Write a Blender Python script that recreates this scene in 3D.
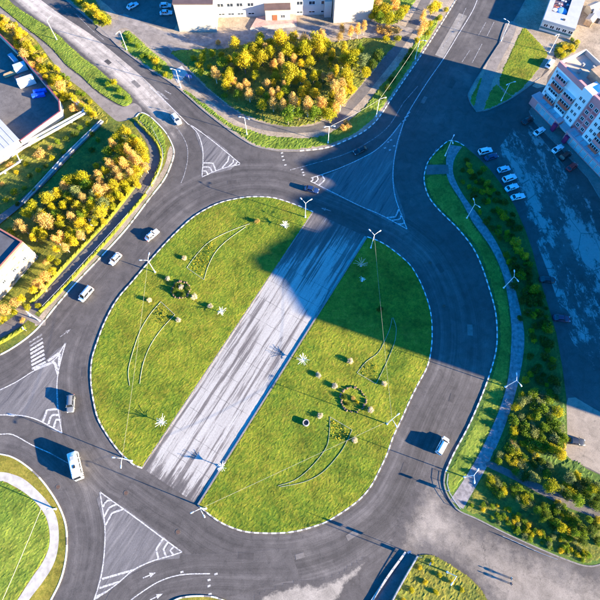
import bpy, bmesh, math, random
import numpy as np
from mathutils import Vector, Matrix
from mathutils.geometry import tessellate_polygon

scene = bpy.context.scene
for o in list(bpy.data.objects):
    bpy.data.objects.remove(o)
COL = scene.collection
R = math.radians
rng = random.Random(11)

# ---------------------------------------------------------------- camera
CAM_H, CAM_TILT, FOC = 133.0, R(22.3), 500.0        # height (m), tilt from straight down, focal length for a 600 px frame
cam_d = bpy.data.cameras.new('camera')
cam = bpy.data.objects.new('camera', cam_d)
COL.objects.link(cam)
cam.location = (0, 0, CAM_H)
cam.rotation_euler = (CAM_TILT, 0, 0)
cam_d.sensor_fit = 'HORIZONTAL'
cam_d.angle = 2 * math.atan(300 / FOC)
cam_d.clip_start = 1.0
cam_d.clip_end = 6000
scene.camera = cam
# ---------------------------------------------------------------- light
SUN_EL, SHADOW_AZ = 13.5, 160.0                      # sun height; compass (from +X, counter-clockwise) shadows fall to
world = bpy.data.worlds.new('World')
scene.world = world
world.use_nodes = True
wn = world.node_tree
for n in list(wn.nodes):
    wn.nodes.remove(n)
sky = wn.nodes.new('ShaderNodeTexSky')
sky.sky_type = 'NISHITA'
sky.sun_disc = False
sky.sun_elevation = R(SUN_EL)
sky.sun_rotation = R(90 - (SHADOW_AZ - 180))
sky.air_density = 1.0
sky.dust_density = 0.3
sky.ozone_density = 4.0
hs = wn.nodes.new('ShaderNodeHueSaturation')
hs.inputs['Saturation'].default_value = 1.4
bg = wn.nodes.new('ShaderNodeBackground')
bg.inputs['Strength'].default_value = 0.092
wo = wn.nodes.new('ShaderNodeOutputWorld')
wn.links.new(sky.outputs[0], hs.inputs['Color'])
tint = wn.nodes.new('ShaderNodeMix'); tint.data_type = 'RGBA'; tint.blend_type = 'MULTIPLY'
tint.inputs[0].default_value = 1.0
tint.inputs[7].default_value = (0.56, 0.92, 1.14, 1)     # the clear deep blue northern sky of the photograph's shade
wn.links.new(hs.outputs[0], tint.inputs[6])
wn.links.new(tint.outputs[2], bg.inputs['Color'])
wn.links.new(bg.outputs[0], wo.inputs['Surface'])
sun_d = bpy.data.lights.new('sun', 'SUN')
sun_d.energy = 5.0
sun_d.angle = R(0.5)
sun_d.color = (1.0, 0.83, 0.57)
sun = bpy.data.objects.new('sun', sun_d)
COL.objects.link(sun)
ld = Vector((math.cos(R(SHADOW_AZ)) * math.cos(R(SUN_EL)), math.sin(R(SHADOW_AZ)) * math.cos(R(SUN_EL)), -math.sin(R(SUN_EL))))
sun.rotation_euler = ld.to_track_quat('-Z', 'Y').to_euler()
sun.location = (200, -80, 150)
scene.view_settings.view_transform = 'Standard'
scene.view_settings.look = 'None'
scene.view_settings.gamma = 1
scene.view_settings.use_curve_mapping = False
scene.view_settings.exposure = 2.6

# ---------------------------------------------------------------- helpers
_c, _s = math.cos(CAM_TILT), math.sin(CAM_TILT)
def G(px, py, z=0.0):
    """survey: where a point of the photograph lies on the level z, in metres"""
    u, v = px - 300.0, 300.0 - py
    k = (CAM_H - z) / (FOC * _c - v * _s)
    return Vector((u * k, (v * _c + FOC * _s) * k, z))
def GL(pts, z=0.0):
    return [G(p[0], p[1], z) for p in pts]
def smooth(pts, n=6, closed=False):
    """Catmull-Rom through Vectors"""
    out = []
    m = len(pts)
    rg = range(m) if closed else range(m - 1)
    for i in rg:
        p1, p2 = pts[i], pts[(i + 1) % m]
        p0 = pts[i - 1] if (closed or i > 0) else p1 * 2 - p2
        p3 = pts[(i + 2) % m] if (closed or i + 2 < m) else p2 * 2 - p1
        for k in range(n):
            t = k / n
            out.append(0.5 * ((2 * p1) + (p2 - p0) * t + (2 * p0 - 5 * p1 + 4 * p2 - p3) * t * t + (3 * p1 - p0 - 3 * p2 + p3) * t ** 3))
    if not closed:
        out.append(pts[-1].copy())
    return out
def resample(pts, step):
    d = [0.0]
    for a, b in zip(pts, pts[1:]):
        d.append(d[-1] + (b - a).length)
    n = max(1, int(round(d[-1] / step)))
    out, j = [], 0
    for i in range(n + 1):
        s = d[-1] * i / n
        while j < len(d) - 2 and d[j + 1] < s:
            j += 1
        t = (s - d[j]) / max(1e-9, d[j + 1] - d[j])
        out.append(pts[j].lerp(pts[j + 1], t))
    return out
def normals2(pts):
    ns = []
    for i in range(len(pts)):
        a = pts[max(0, i - 1)]; b = pts[min(len(pts) - 1, i + 1)]
        t = (b - a); t.z = 0
        t = t.normalized() if t.length > 1e-9 else Vector((1, 0, 0))
        ns.append(Vector((-t.y, t.x, 0)))
    return ns
def area2(p):
    return 0.5 * sum(a.x * b.y - b.x * a.y for a, b in zip(p, p[1:] + p[:1]))

class MB:
    """collects faces; build() links them as one mesh object"""
    def __init__(s):
        s.v = []; s.f = []; s.m = []; s.uv = None
    def face(s, pts, mi=0):
        b = len(s.v)
        s.v += [tuple(p) for p in pts]
        s.f.append(tuple(range(b, b + len(pts)))); s.m.append(mi)
    def box(s, c, size, rz=0, mi=0, M=None):
        hx, hy, hz = size[0] / 2, size[1] / 2, size[2] / 2
        ca, sa = math.cos(rz), math.sin(rz)
        b = len(s.v)
        for z in (-hz, hz):
            for x, y in ((-hx, -hy), (hx, -hy), (hx, hy), (-hx, hy)):
                p = Vector((c[0] + x * ca - y * sa, c[1] + x * sa + y * ca, c[2] + z))
                s.v.append(tuple(M @ p if M else p))
        for q in ((0, 3, 2, 1), (4, 5, 6, 7), (0, 1, 5, 4), (1, 2, 6, 5), (2, 3, 7, 6), (3, 0, 4, 7)):
            s.f.append(tuple(b + i for i in q)); s.m.append(mi)
        return s
    def bar(s, a, b, w, h=None, mi=0):
        """square bar from a to b"""
        a, b = Vector(a), Vector(b)
        h = h or w
        d = (b - a)
        if d.length < 1e-6: return s
        d.normalize()
        up = Vector((0, 0, 1)) if abs(d.z) < 0.95 else Vector((1, 0, 0))
        sx = d.cross(up).normalized() * (w / 2); sy = sx.cross(d).normalized() * (h / 2)
        i = len(s.v)
        for p in (a, b):
            for k in ((-1, -1), (1, -1), (1, 1), (-1, 1)):
                s.v.append(tuple(p + sx * k[0] + sy * k[1]))
        for q in ((0, 1, 2, 3), (7, 6, 5, 4), (0, 4, 5, 1), (1, 5, 6, 2), (2, 6, 7, 3), (3, 7, 4, 0)):
            s.f.append(tuple(i + j for j in q)); s.m.append(mi)
        return s
    def tube(s, pts, rad, n=8, mi=0, cap=True):
        pts = [Vector(p) for p in pts]
        if not isinstance(rad, (list, tuple)): rad = [rad] * len(pts)
        rings = []
        for i, p in enumerate(pts):
            d = (pts[min(i + 1, len(pts) - 1)] - pts[max(i - 1, 0)])
            d = d.normalized() if d.length > 1e-9 else Vector((0, 0, 1))
            up = Vector((0, 0, 1)) if abs(d.z) < 0.9 else Vector((1, 0, 0))
            sx = d.cross(up).normalized(); sy = sx.cross(d).normalized()
            b = len(s.v); rings.append(b)
            for k in range(n):
                a = 2 * math.pi * k / n
                s.v.append(tuple(p + sx * math.cos(a) * rad[i] + sy * math.sin(a) * rad[i]))
        for b0, b1 in zip(rings, rings[1:]):
            for k in range(n):
                s.f.append((b0 + k, b0 + (k + 1) % n, b1 + (k + 1) % n, b1 + k)); s.m.append(mi)
        if cap:
            s.f.append(tuple(rings[0] + k for k in reversed(range(n)))); s.m.append(mi)
            s.f.append(tuple(rings[-1] + k for k in range(n))); s.m.append(mi)
        return s
    def lathe(s, prof, c=(0, 0, 0), n=16, mi=0):
        b = len(s.v)
        for r, z in prof:
            for k in range(n):
                a = 2 * math.pi * k / n
                s.v.append((c[0] + r * math.cos(a), c[1] + r * math.sin(a), c[2] + z))
        for i in range(len(prof) - 1):
            for k in range(n):
                s.f.append((b + i * n + k, b + i * n + (k + 1) % n, b + (i + 1) * n + (k + 1) % n, b + (i + 1) * n + k)); s.m.append(mi)
        return s
    def strip(s, pts, w, z=None, mi=0):
        """flat band of width w along a polyline"""
        ns = normals2(pts)
        b = len(s.v)
        for p, n in zip(pts, ns):
            q = p.copy()
            if z is not None: q.z = z
            s.v.append(tuple(q + n * w / 2)); s.v.append(tuple(q - n * w / 2))
        for i in range(len(pts) - 1):
            s.f.append((b + 2 * i, b + 2 * i + 1, b + 2 * i + 3, b + 2 * i + 2)); s.m.append(mi)
        return s
    def poly(s, pts, z, mi=0):
        p = [Vector((q.x, q.y, 0)) for q in pts]
        b = len(s.v)
        s.v += [(q.x, q.y, z) for q in p]
        for t in tessellate_polygon([p]):
            a, bb, c = (p[i] for i in t)
            if (bb - a).cross(c - a).z < 0: t = (t[0], t[2], t[1])
            s.f.append(tuple(b + i for i in t)); s.m.append(mi)
        return s
    def slab(s, pts, z0, z1, mi=0):
        """polygon with upright sides"""
        if area2(pts) < 0: pts = list(reversed(pts))
        s.poly(pts, z1, mi)
        b = len(s.v); n = len(pts)
        s.v += [(q.x, q.y, z0) for q in pts] + [(q.x, q.y, z1) for q in pts]
        for i in range(n):
            j = (i + 1) % n
            s.f.append((b + i, b + j, b + n + j, b + n + i)); s.m.append(mi)
        return s
    def mesh(s, name, mats):
        me = bpy.data.meshes.new(name)
        me.from_pydata(s.v, [], s.f)
        for m in (mats if isinstance(mats, (list, tuple)) else [mats]):
            me.materials.append(m)
        if any(s.m):
            me.polygons.foreach_set('material_index', s.m)
        me.update()
        return me
    def build(s, name, mats, parent=None, smooth_=False, loc=None):
        me = s.mesh(name, mats)
        if smooth_:
            me.polygons.foreach_set('use_smooth', [True] * len(me.polygons))
        return link(name, me, parent, loc)
def link(name, data, parent=None, loc=None):
    o = bpy.data.objects.new(name, data)
    COL.objects.link(o)
    if parent: o.parent = parent
    if loc is not None: o.location = loc
    return o
def tag(o, label=None, cat=None, group=None, kind=None):
    if label: o['label'] = label
    if cat: o['category'] = cat
    if group: o['group'] = group
    if kind: o['kind'] = kind
    return o
def thing(name, label, cat, loc=(0, 0, 0), rz=0, group=None):
    o = link(name, None)
    o.empty_display_size = 0.5
    o.location = loc; o.rotation_euler = (0, 0, rz)
    return tag(o, label, cat, group)
def structure(name, mb, mats, **k):
    return tag(mb.build(name, mats, **k), kind='structure')
CH = {}
def remember(o):
    CH[o] = list(o.children)
def dup(root, loc, rz=0, label=None, group=None, scale=None):
    r = root.copy(); COL.objects.link(r)
    r.location = loc; r.rotation_euler = (0, 0, rz)
    if scale: r.scale = scale
    if label: r['label'] = label
    if group: r['group'] = group
    for ch in CH[root]:
        c = ch.copy(); COL.objects.link(c); c.parent = r
        for g in CH.get(ch, ()):
            d = g.copy(); COL.objects.link(d); d.parent = c
    return r

# ---------------------------------------------------------------- materials
class NT:
    def __init__(s, name, rough=0.8, spec=0.3):
        s.mat = bpy.data.materials.new(name); s.mat.use_nodes = True
        s.t = s.mat.node_tree
        s.b = s.t.nodes['Principled BSDF']
        s.b.inputs['Roughness'].default_value = rough
        s.b.inputs['Specular IOR Level'].default_value = spec
    def n(s, kind, **k):
        nd = s.t.nodes.new(kind)
        for a, v in k.items(): setattr(nd, a, v)
        return nd
    def l(s, a, b): s.t.links.new(a, b)
    def pos(s):
        return s.n('ShaderNodeNewGeometry').outputs['Position']
    def obj(s):
        return s.n('ShaderNodeTexCoord').outputs['Object']
    def mapping(s, vec, scale=(1, 1, 1), rot=(0, 0, 0)):
        m = s.n('ShaderNodeMapping')
        m.inputs['Scale'].default_value = scale; m.inputs['Rotation'].default_value = rot
        s.l(vec, m.inputs['Vector']); return m.outputs[0]
    def noise(s, vec, scale, detail=3, rough=0.6, dist=0.0):
        nd = s.n('ShaderNodeTexNoise')
        nd.inputs['Scale'].default_value = scale; nd.inputs['Detail'].default_value = detail
        nd.inputs['Roughness'].default_value = rough; nd.inputs['Distortion'].default_value = dist
        s.l(vec, nd.inputs['Vector']); return nd.outputs['Fac']
    def ramp(s, fac, stops, interp='LINEAR'):
        nd = s.n('ShaderNodeValToRGB')
        nd.color_ramp.interpolation = interp
        e = nd.color_ramp.elements
        while len(e) < len(stops): e.new(0.5)
        for q, (p, c) in zip(e, stops):
            q.position = p
            q.color = (*c, 1) if isinstance(c, (tuple, list)) else (c, c, c, 1)
        s.l(fac, nd.inputs['Fac']); return nd.outputs['Color']
    def mix(s, a, b, fac, mode='MIX'):
        nd = s.n('ShaderNodeMix', data_type='RGBA', blend_type=mode)
        for sock, v in ((nd.inputs[6], a), (nd.inputs[7], b), (nd.inputs[0], fac)):
            if isinstance(v, (int, float)): sock.default_value = v
            elif isinstance(v, (tuple, list)): sock.default_value = (*v, 1)
            else: s.l(v, sock)
        return nd.outputs[2]
    def math(s, op, a, b=0.0, clamp=False):
        nd = s.n('ShaderNodeMath', operation=op, use_clamp=clamp)
        for sock, v in ((nd.inputs[0], a), (nd.inputs[1], b)):
            if isinstance(v, (int, float)): sock.default_value = v
            else: s.l(v, sock)
        return nd.outputs[0]
    def color(s, c):
        if isinstance(c, (tuple, list)): s.b.inputs['Base Color'].default_value = (*c, 1)
        else: s.l(c, s.b.inputs['Base Color'])
        return s
    def bump(s, h, strength=0.4, dist=0.1):
        nd = s.n('ShaderNodeBump')
        nd.inputs['Strength'].default_value = strength; nd.inputs['Distance'].default_value = dist
        s.l(h, nd.inputs['Height']); s.l(nd.outputs[0], s.b.inputs['Normal'])
        return s

def m_plain(name, col, rough=0.7, var=0.18, scale=1.5, spec=0.3, metallic=0, coat=0, bump=0):
    m = NT(name, rough, spec)
    n1 = m.noise(m.obj(), scale, 4)
    lo = tuple(c * (1 - var) for c in col); hi = tuple(min(1, c * (1 + var)) for c in col)
    m.color(m.ramp(n1, [(0.3, lo), (0.7, hi)]))
    m.b.inputs['Metallic'].default_value = metallic
    m.b.inputs['Coat Weight'].default_value = coat
    if bump: m.bump(m.noise(m.obj(), scale * 6, 3), bump, 0.05)
    return m.mat
def asphalt_color(m, P, base, warm):
    """shared by every asphalt sheet so that they join without a seam"""
    big = m.noise(P, 0.045, 4, 0.6)
    mid = m.noise(P, 0.4, 5, 0.65, 0.6)
    fine = m.noise(P, 4.0, 3, 0.7)
    c = m.ramp(big, [(0.3, tuple(x * 0.8 for x in base)), (0.55, base), (0.75, warm)])
    c = m.mix(c, m.ramp(mid, [(0.3, 0.74), (0.5, 1.0), (0.7, 1.2)]), 1.0, 'MULTIPLY')
    c = m.mix(c, m.ramp(fine, [(0.3, 0.8), (0.7, 1.2)]), 1.0, 'MULTIPLY')
    # cracks and tar joints
    vor = m.n('ShaderNodeTexVoronoi', feature='DISTANCE_TO_EDGE')
    vor.inputs['Scale'].default_value = 0.1
    wp = m.n('ShaderNodeVectorMath', operation='ADD')
    wn_ = m.n('ShaderNodeTexNoise'); wn_.inputs['Scale'].default_value = 0.35; wn_.inputs['Detail'].default_value = 4
    m.l(P, wn_.inputs['Vector'])
    sc = m.n('ShaderNodeVectorMath', operation='SCALE'); sc.inputs['Scale'].default_value = 7.0
    m.l(wn_.outputs['Color'], sc.inputs[0]); m.l(P, wp.inputs[0]); m.l(sc.outputs[0], wp.inputs[1])
    m.l(wp.outputs[0], vor.inputs['Vector'])
    crack = m.ramp(vor.outputs['Distance'], [(0.0, 1.0), (0.012, 0.0)])
    gate = m.ramp(m.noise(P, 0.06, 2), [(0.5, 0.0), (0.6, 0.45)])
    c = m.mix(c, (0.03, 0.03, 0.033), m.math('MULTIPLY', crack, gate))
    # patched squares and oil spots
    sp = m.ramp(m.noise(P, 0.9, 2, 0.4), [(0.66, 0.0), (0.74, 0.35)])
    return m.mix(c, (0.035, 0.034, 0.036), sp)
BASE = (0.088, 0.078, 0.074); WARM = (0.142, 0.125, 0.115)
def m_asphalt(name, base=BASE, warm=WARM):
    m = NT(name, 0.85, 0.25)
    P = m.pos()
    m.color(asphalt_color(m, P, base, warm)).bump(m.noise(P, 9, 3), 0.35, 0.03)
    return m.mat
def m_lane(name, base=BASE, warm=WARM, amount=1.0, half=8.0):
    """asphalt with wheel tracks: uv = metres along, metres across; fades into plain asphalt at both sides"""
    m = NT(name, 0.82, 0.3)
    P = m.pos()
    c0 = asphalt_color(m, P, BASE, WARM)
    c = c0 if base == BASE else asphalt_color(m, P, base, warm)
    uv = m.n('ShaderNodeUVMap').outputs[0]
    a = m.noise(m.mapping(uv, (0.010, 0.42, 1)), 1.0, 4, 0.6)
    b = m.noise(m.mapping(uv, (0.05, 3.2, 1)), 1.0, 3, 0.65)
    s1 = m.ramp(a, [(0.26, 0.56), (0.5, 0.95), (0.72, 1.5)])
    s2 = m.ramp(b, [(0.3, 0.82), (0.7, 1.18)])
    c2 = m.mix(m.mix(c, s1, 1.0, 'MULTIPLY'), s2, 1.0, 'MULTIPLY')
    sx = m.n('ShaderNodeSeparateXYZ'); m.l(uv, sx.inputs[0])
    rel = m.math('ABSOLUTE', m.math('DIVIDE', m.math('SUBTRACT', sx.outputs[1], half), half))
    rel = m.math('ADD', rel, m.math('MULTIPLY', m.math('SUBTRACT', m.noise(P, 0.3, 4), 0.5), 0.35))
    edge = m.math('SUBTRACT', 1.0, m.math('POWER', m.math('MAXIMUM', rel, 0.0), 4.0), True)
    ef = m.n('ShaderNodeAttribute', attribute_name='endfade').outputs['Fac']
    ef = m.math('ADD', ef, m.math('MULTIPLY', m.math('MULTIPLY', m.math('SUBTRACT', m.noise(P, 0.4, 5, .7), 0.5), 1.2), m.math('MULTIPLY', ef, 4.0, True)), True)
    m.color(m.mix(c0, c2, m.math('MULTIPLY', m.math('MULTIPLY', edge, amount), ef))).bump(m.noise(P, 9, 3), 0.35, 0.03)
    return m.mat
def m_feather(name, base, warm, lo=0.35, hi=0.65):
    """a dusty layer that frays into the asphalt round it ('fade' runs 0 at the rim to 1 inside)"""
    m = NT(name, 0.9, 0.2)
    P = m.pos()
    c0 = asphalt_color(m, P, BASE, WARM); c1 = asphalt_color(m, P, base, warm)
    at = m.n('ShaderNodeAttribute', attribute_name='fade')
    win = m.math('MULTIPLY', at.outputs['Fac'], 4.0, True)
    f = m.math('ADD', at.outputs['Fac'], m.math('MULTIPLY', m.math('MULTIPLY', m.math('SUBTRACT', m.noise(P, 0.35, 6, 0.75), 0.5), 1.6), win))
    f = m.math('MULTIPLY', f, win)
    m.color(m.mix(c0, c1, m.ramp(f, [(lo, 0.0), (hi, 1.0)]))).bump(m.noise(P, 8, 3), 0.3, 0.03)
    return m.mat
def m_grass(name, cols, seed=0.0, patch=0.06):
    m = NT(name, 0.9, 0.15)
    P = m.pos()
    mp = m.n('ShaderNodeMapping'); mp.inputs['Location'].default_value = (seed * 13.7, seed * 7.1, 0); m.l(P, mp.inputs['Vector']); P2 = mp.outputs[0]
    big = m.noise(P2, patch, 4, 0.65, 0.5)
    mid = m.noise(P2, 0.9, 8, 0.82, 0.3)
    fine = m.noise(P2, 3.4, 6, 0.85)
    a = m.ramp(mid, [(0.25, cols[0]), (0.45, cols[1]), (0.62, cols[2]), (0.8, cols[3])])
    b = m.ramp(mid, [(0.3, cols[1]), (0.5, cols[2]), (0.7, cols[3])])
    c = m.mix(a, b, m.ramp(big, [(0.40, 0.0), (0.60, 1.0)]))
    c = m.mix(c, m.ramp(fine, [(0.28, 0.42), (0.5, 1.0), (0.72, 1.6)]), 1.0, 'MULTIPLY')
    c = m.mix(c, m.ramp(m.noise(P2, 0.16, 5, 0.7), [(0.30, 0.58), (0.5, 1.0), (0.70, 1.28)]), 1.0, 'MULTIPLY')
    dry = m.math('MULTIPLY', m.ramp(m.noise(P2, 0.11, 7, 0.75, 0.8), [(0.52, 0.0), (0.66, 0.55)]), m.ramp(m.noise(P2, 1.1, 5, 0.8), [(0.42, 0.0), (0.6, 1.0)]))
    c = m.mix(c, tuple(x * 0.75 for x in cols[3]), dry)
    lush = m.ramp(m.noise(P2, 0.5, 6, 0.8), [(0.56, 0.0), (0.68, 0.6)])
    c = m.mix(c, tuple(x * 1.1 for x in cols[0]), lush)
    m.color(c).bump(fine, 0.5, 0.12)
    return m.mat
def m_leaf(name, cols, trans=0.42):
    m = NT(name, 0.75, 0.2)
    g = m.n('ShaderNodeNewGeometry')
    oi = m.n('ShaderNodeObjectInfo')
    c = m.ramp(g.outputs['Random Per Island'], [(0.0, cols[0]), (0.35, cols[1]), (0.75, cols[2]), (1.0, cols[3])])
    c = m.mix(c, m.ramp(oi.outputs['Random'], [(0.0, (0.72, 0.78, 0.8)), (0.5, (1, 1, 1)), (1.0, (1.2, 1.1, 0.9))]), 1.0, 'MULTIPLY')
    m.color(c)
    tr = m.n('ShaderNodeBsdfTranslucent'); m.l(c, tr.inputs['Color'])
    mx = m.n('ShaderNodeMixShader'); mx.inputs[0].default_value = trans
    out = m.t.nodes['Material Output']
    m.l(m.b.outputs[0], mx.inputs[1]); m.l(tr.outputs[0], mx.inputs[2]); m.l(mx.outputs[0], out.inputs['Surface'])
    return m.mat

M = {}
M['asphalt'] = m_asphalt('asphalt')
M['lane'] = m_lane('asphalt_lane')
M['lane_pale'] = m_lane('asphalt_lane_worn', (0.42, 0.365, 0.315), (0.52, 0.45, 0.39), 1.0, 5.5)
M['lane_road'] = m_lane('asphalt_road', BASE, WARM, 1.0, 7.0)
M['dusty'] = m_asphalt('asphalt_dusty', (0.26, 0.215, 0.172), (0.32, 0.27, 0.22))
M['path'] = m_asphalt('asphalt_path', (0.22, 0.188, 0.165), (0.27, 0.235, 0.205))
M['walk'] = m_asphalt('asphalt_walk', (0.135, 0.12, 0.112), (0.17, 0.15, 0.14))
M['concrete_path'] = m_plain('concrete_path', (0.42, 0.385, 0.34), 0.9, 0.22, 0.7, bump=0.3)
M['concrete'] = m_plain('concrete', (0.36, 0.33, 0.30), 0.9, 0.2, 1.2, bump=0.3)
M['kerb_white'] = m_plain('kerb_white_paint', (0.66, 0.64, 0.62), 0.8, 0.3, 2.5)
M['kerb_grey'] = m_plain('kerb_stone', (0.20, 0.18, 0.17), 0.9, 0.25, 2.0)
M['earth'] = m_grass('bare_earth', [(0.10, 0.075, 0.05), (0.17, 0.135, 0.095), (0.22, 0.18, 0.13), (0.27, 0.22, 0.165)], 3)
M['sand'] = m_grass('sandy_yard', [(0.21, 0.165, 0.12), (0.27, 0.215, 0.16), (0.31, 0.25, 0.19), (0.36, 0.30, 0.23)], 5)
M['grass'] = m_grass('lawn_grass', [(0.022, 0.060, 0.007), (0.072, 0.122, 0.010), (0.165, 0.183, 0.014), (0.290, 0.205, 0.032)], 1, 0.06)
M['grass_green'] = m_grass('verge_grass', [(0.040, 0.082, 0.012), (0.090, 0.145, 0.018), (0.165, 0.210, 0.026), (0.270, 0.255, 0.045)], 2)
M['grass_rough'] = m_grass('rough_weeds', [(0.031, 0.054, 0.015), (0.076, 0.105, 0.020), (0.162, 0.162, 0.024), (0.323, 0.230, 0.041)], 4)
M['grass_dark'] = m_grass('dark_turf', [(0.018, 0.053, 0.015), (0.042, 0.093, 0.019), (0.075, 0.128, 0.024), (0.128, 0.150, 0.030)], 6)  # darker green mix than the verge grass
M['grass_gold'] = m_grass('yellow_weeds', [(0.045, 0.062, 0.012), (0.12, 0.125, 0.018), (0.22, 0.185, 0.028), (0.32, 0.23, 0.05)], 7)
LEAF = {
    'golden yellow': m_leaf('leaf_gold', [(0.30, 0.25, 0.010), (0.47, 0.375, 0.014), (0.61, 0.47, 0.02), (0.74, 0.57, 0.05)]),
    'peach orange': m_leaf('leaf_orange', [(0.42, 0.26, 0.06), (0.60, 0.375, 0.09), (0.72, 0.47, 0.14), (0.80, 0.57, 0.23)]),
    'lime yellow': m_leaf('leaf_lime', [(0.20, 0.22, 0.008), (0.34, 0.32, 0.010), (0.46, 0.41, 0.014), (0.58, 0.48, 0.02)]),
    'leafy green': m_leaf('leaf_green', [(0.08, 0.15, 0.010), (0.14, 0.23, 0.014), (0.22, 0.30, 0.018), (0.30, 0.35, 0.03)]),
    'grey green': m_leaf('leaf_sage', [(0.12, 0.16, 0.05), (0.20, 0.24, 0.08), (0.27, 0.30, 0.10), (0.34, 0.36, 0.14)]),
    'dark green': m_leaf('leaf_dark', [(0.035, 0.07, 0.008), (0.065, 0.11, 0.010), (0.10, 0.15, 0.014), (0.15, 0.18, 0.02)]),
}
M['bark'] = m_plain('bark', (0.16, 0.13, 0.10), 0.9, 0.4, 6)
M['bark_birch'] = m_plain('birch_bark', (0.45, 0.42, 0.38), 0.9, 0.4, 8)
M['marking'] = None
def m_paint():
    m = NT('road_paint', 0.7, 0.3)
    P = m.pos()
    w = m.ramp(m.noise(P, 2.2, 5, 0.75), [(0.40, 0.0), (0.58, 1.0)])
    m.color(m.mix((0.22, 0.205, 0.20), (0.62, 0.60, 0.59), w))
    return m.mat
M['marking'] = m_paint()
def m_faint():
    m = NT('worn_road_paint', 0.8, 0.3)
    P = m.pos()
    w = m.ramp(m.noise(P, 1.6, 5, 0.8), [(0.45, 0.0), (0.66, 1.0)])
    m.color(m.mix((0.13, 0.12, 0.12), (0.5, 0.48, 0.46), w))
    return m.mat
M['faint'] = m_faint()
M['white_metal'] = m_plain('white_painted_metal', (0.74, 0.73, 0.72), 0.5, 0.08, 3)
M['grey_metal'] = m_plain('grey_painted_metal', (0.33, 0.35, 0.37), 0.5, 0.1, 3)
M['dark_metal'] = m_plain('dark_metal', (0.06, 0.06, 0.065), 0.6, 0.15, 3)
M['lamp_glass'] = m_plain('lamp_glass', (0.62, 0.62, 0.58), 0.25, 0.05, 3)
M['glass'] = m_plain('window_glass', (0.025, 0.035, 0.05), 0.08, 0.25, 0.8, spec=0.6)
M['car_glass'] = m_plain('car_glass', (0.012, 0.014, 0.018), 0.06, 0.1, 0.8, spec=0.5)
M['tyre'] = m_plain('tyre_rubber', (0.02, 0.02, 0.02), 0.9, 0.2, 8)
M['rim'] = m_plain('wheel_rim', (0.5, 0.5, 0.52), 0.35, 0.1, 3, metallic=0.7)
M['headlight'] = m_plain('headlight_lens', (0.75, 0.77, 0.8), 0.12, 0.05, 3)
M['taillight'] = m_plain('taillight_lens', (0.35, 0.01, 0.012), 0.2, 0.05, 3)
M['rubber'] = m_plain('black_plastic', (0.03, 0.03, 0.032), 0.7, 0.1, 4)
def paint(name, col, rough=0.3):
    return m_plain(name, col, rough, 0.03, 0.6, spec=0.5, coat=0.5)

# ================================================================ ground, roads, land
def offset(pts, d):
    return [p + n * d for p, n in zip(pts, normals2(pts))]
_vn_rs = np.random.RandomState(5)
_vn_tab = _vn_rs.rand(256, 256)
def vnoise(x, y, f, sh=0):
    x = x * f + 37.3 * (sh + 1); y = y * f + 11.9 * (sh + 1)
    xi = np.floor(x).astype(int); yi = np.floor(y).astype(int)
    fx = x - xi; fy = y - yi
    fx = fx * fx * (3 - 2 * fx); fy = fy * fy * (3 - 2 * fy)
    g = lambda a, b: _vn_tab[a % 256, b % 256]
    return (g(xi, yi) * (1 - fx) + g(xi + 1, yi) * fx) * (1 - fy) + (g(xi, yi + 1) * (1 - fx) + g(xi + 1, yi + 1) * fx) * fy
def inside(px, py, poly):
    r = np.zeros(px.shape, bool)
    n = len(poly)
    for i in range(n):
        x1, y1 = poly[i].x, poly[i].y
        x2, y2 = poly[(i + 1) % n].x, poly[(i + 1) % n].y
        if y1 == y2: continue
        c = ((y1 > py) != (y2 > py)) & (px < (x2 - x1) * (py - y1) / (y2 - y1) + x1)
        r ^= c
    return r
def turf(name, poly, z, cell, amp, mat, label, cat='grass', holes=(), lump=0.5, seed=0):
    """tufted ground cover as one displaced sheet"""
    xs = [p.x for p in poly]; ys = [p.y for p in poly]
    nx = int((max(xs) - min(xs)) / cell) + 2; ny = int((max(ys) - min(ys)) / cell) + 2
    X, Y = np.meshgrid(min(xs) + np.arange(nx) * cell, min(ys) + np.arange(ny) * cell, indexing='ij')
    rs = np.random.RandomState(seed + 17)
    Xc = X[:-1, :-1] + cell / 2; Yc = Y[:-1, :-1] + cell / 2
    ok = inside(Xc, Yc, poly)
    for h in holes: ok &= ~inside(Xc, Yc, h)
    X = X + (rs.rand(nx, ny) - .5) * cell * .7; Y = Y + (rs.rand(nx, ny) - .5) * cell * .7
    Z = z + amp * (0.75 * rs.rand(nx, ny) ** 1.8 + lump * 0.6 * vnoise(X, Y, 1.1, seed) + lump * 0.7 * vnoise(X, Y, 0.25, seed + 3) ** 2)
    idx = np.arange(nx * ny).reshape(nx, ny)
    q = np.stack([idx[:-1, :-1], idx[1:, :-1], idx[1:, 1:], idx[:-1, 1:]], -1)[ok]
    # pull the rim down to the soil
    cnt = np.zeros((nx, ny), int)
    for a, b in ((0, 0), (1, 0), (1, 1), (0, 1)):
        cnt[a:nx - 1 + a, b:ny - 1 + b] += ok
    Z[(cnt > 0) & (cnt < 4)] = z - 0.03
    used, inv = np.unique(q, return_inverse=True)
    co = np.stack([X.ravel(), Y.ravel(), Z.ravel()], -1)[used]
    me = bpy.data.meshes.new(name)
    me.vertices.add(len(co)); me.vertices.foreach_set('co', co.ravel())
    nf = len(q)
    me.loops.add(nf * 4); me.loops.foreach_set('vertex_index', inv.ravel().astype(np.int32))
    me.polygons.add(nf)
    me.polygons.foreach_set('loop_start', np.arange(nf, dtype=np.int32) * 4)
    me.polygons.foreach_set('loop_total', np.full(nf, 4, np.int32))
    me.polygons.foreach_set('use_smooth', np.zeros(nf, bool))
    me.materials.append(mat)
    me.update(calc_edges=True); me.validate()
    o = link(name, me)
    return tag(o, label, cat, kind='stuff')
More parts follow.
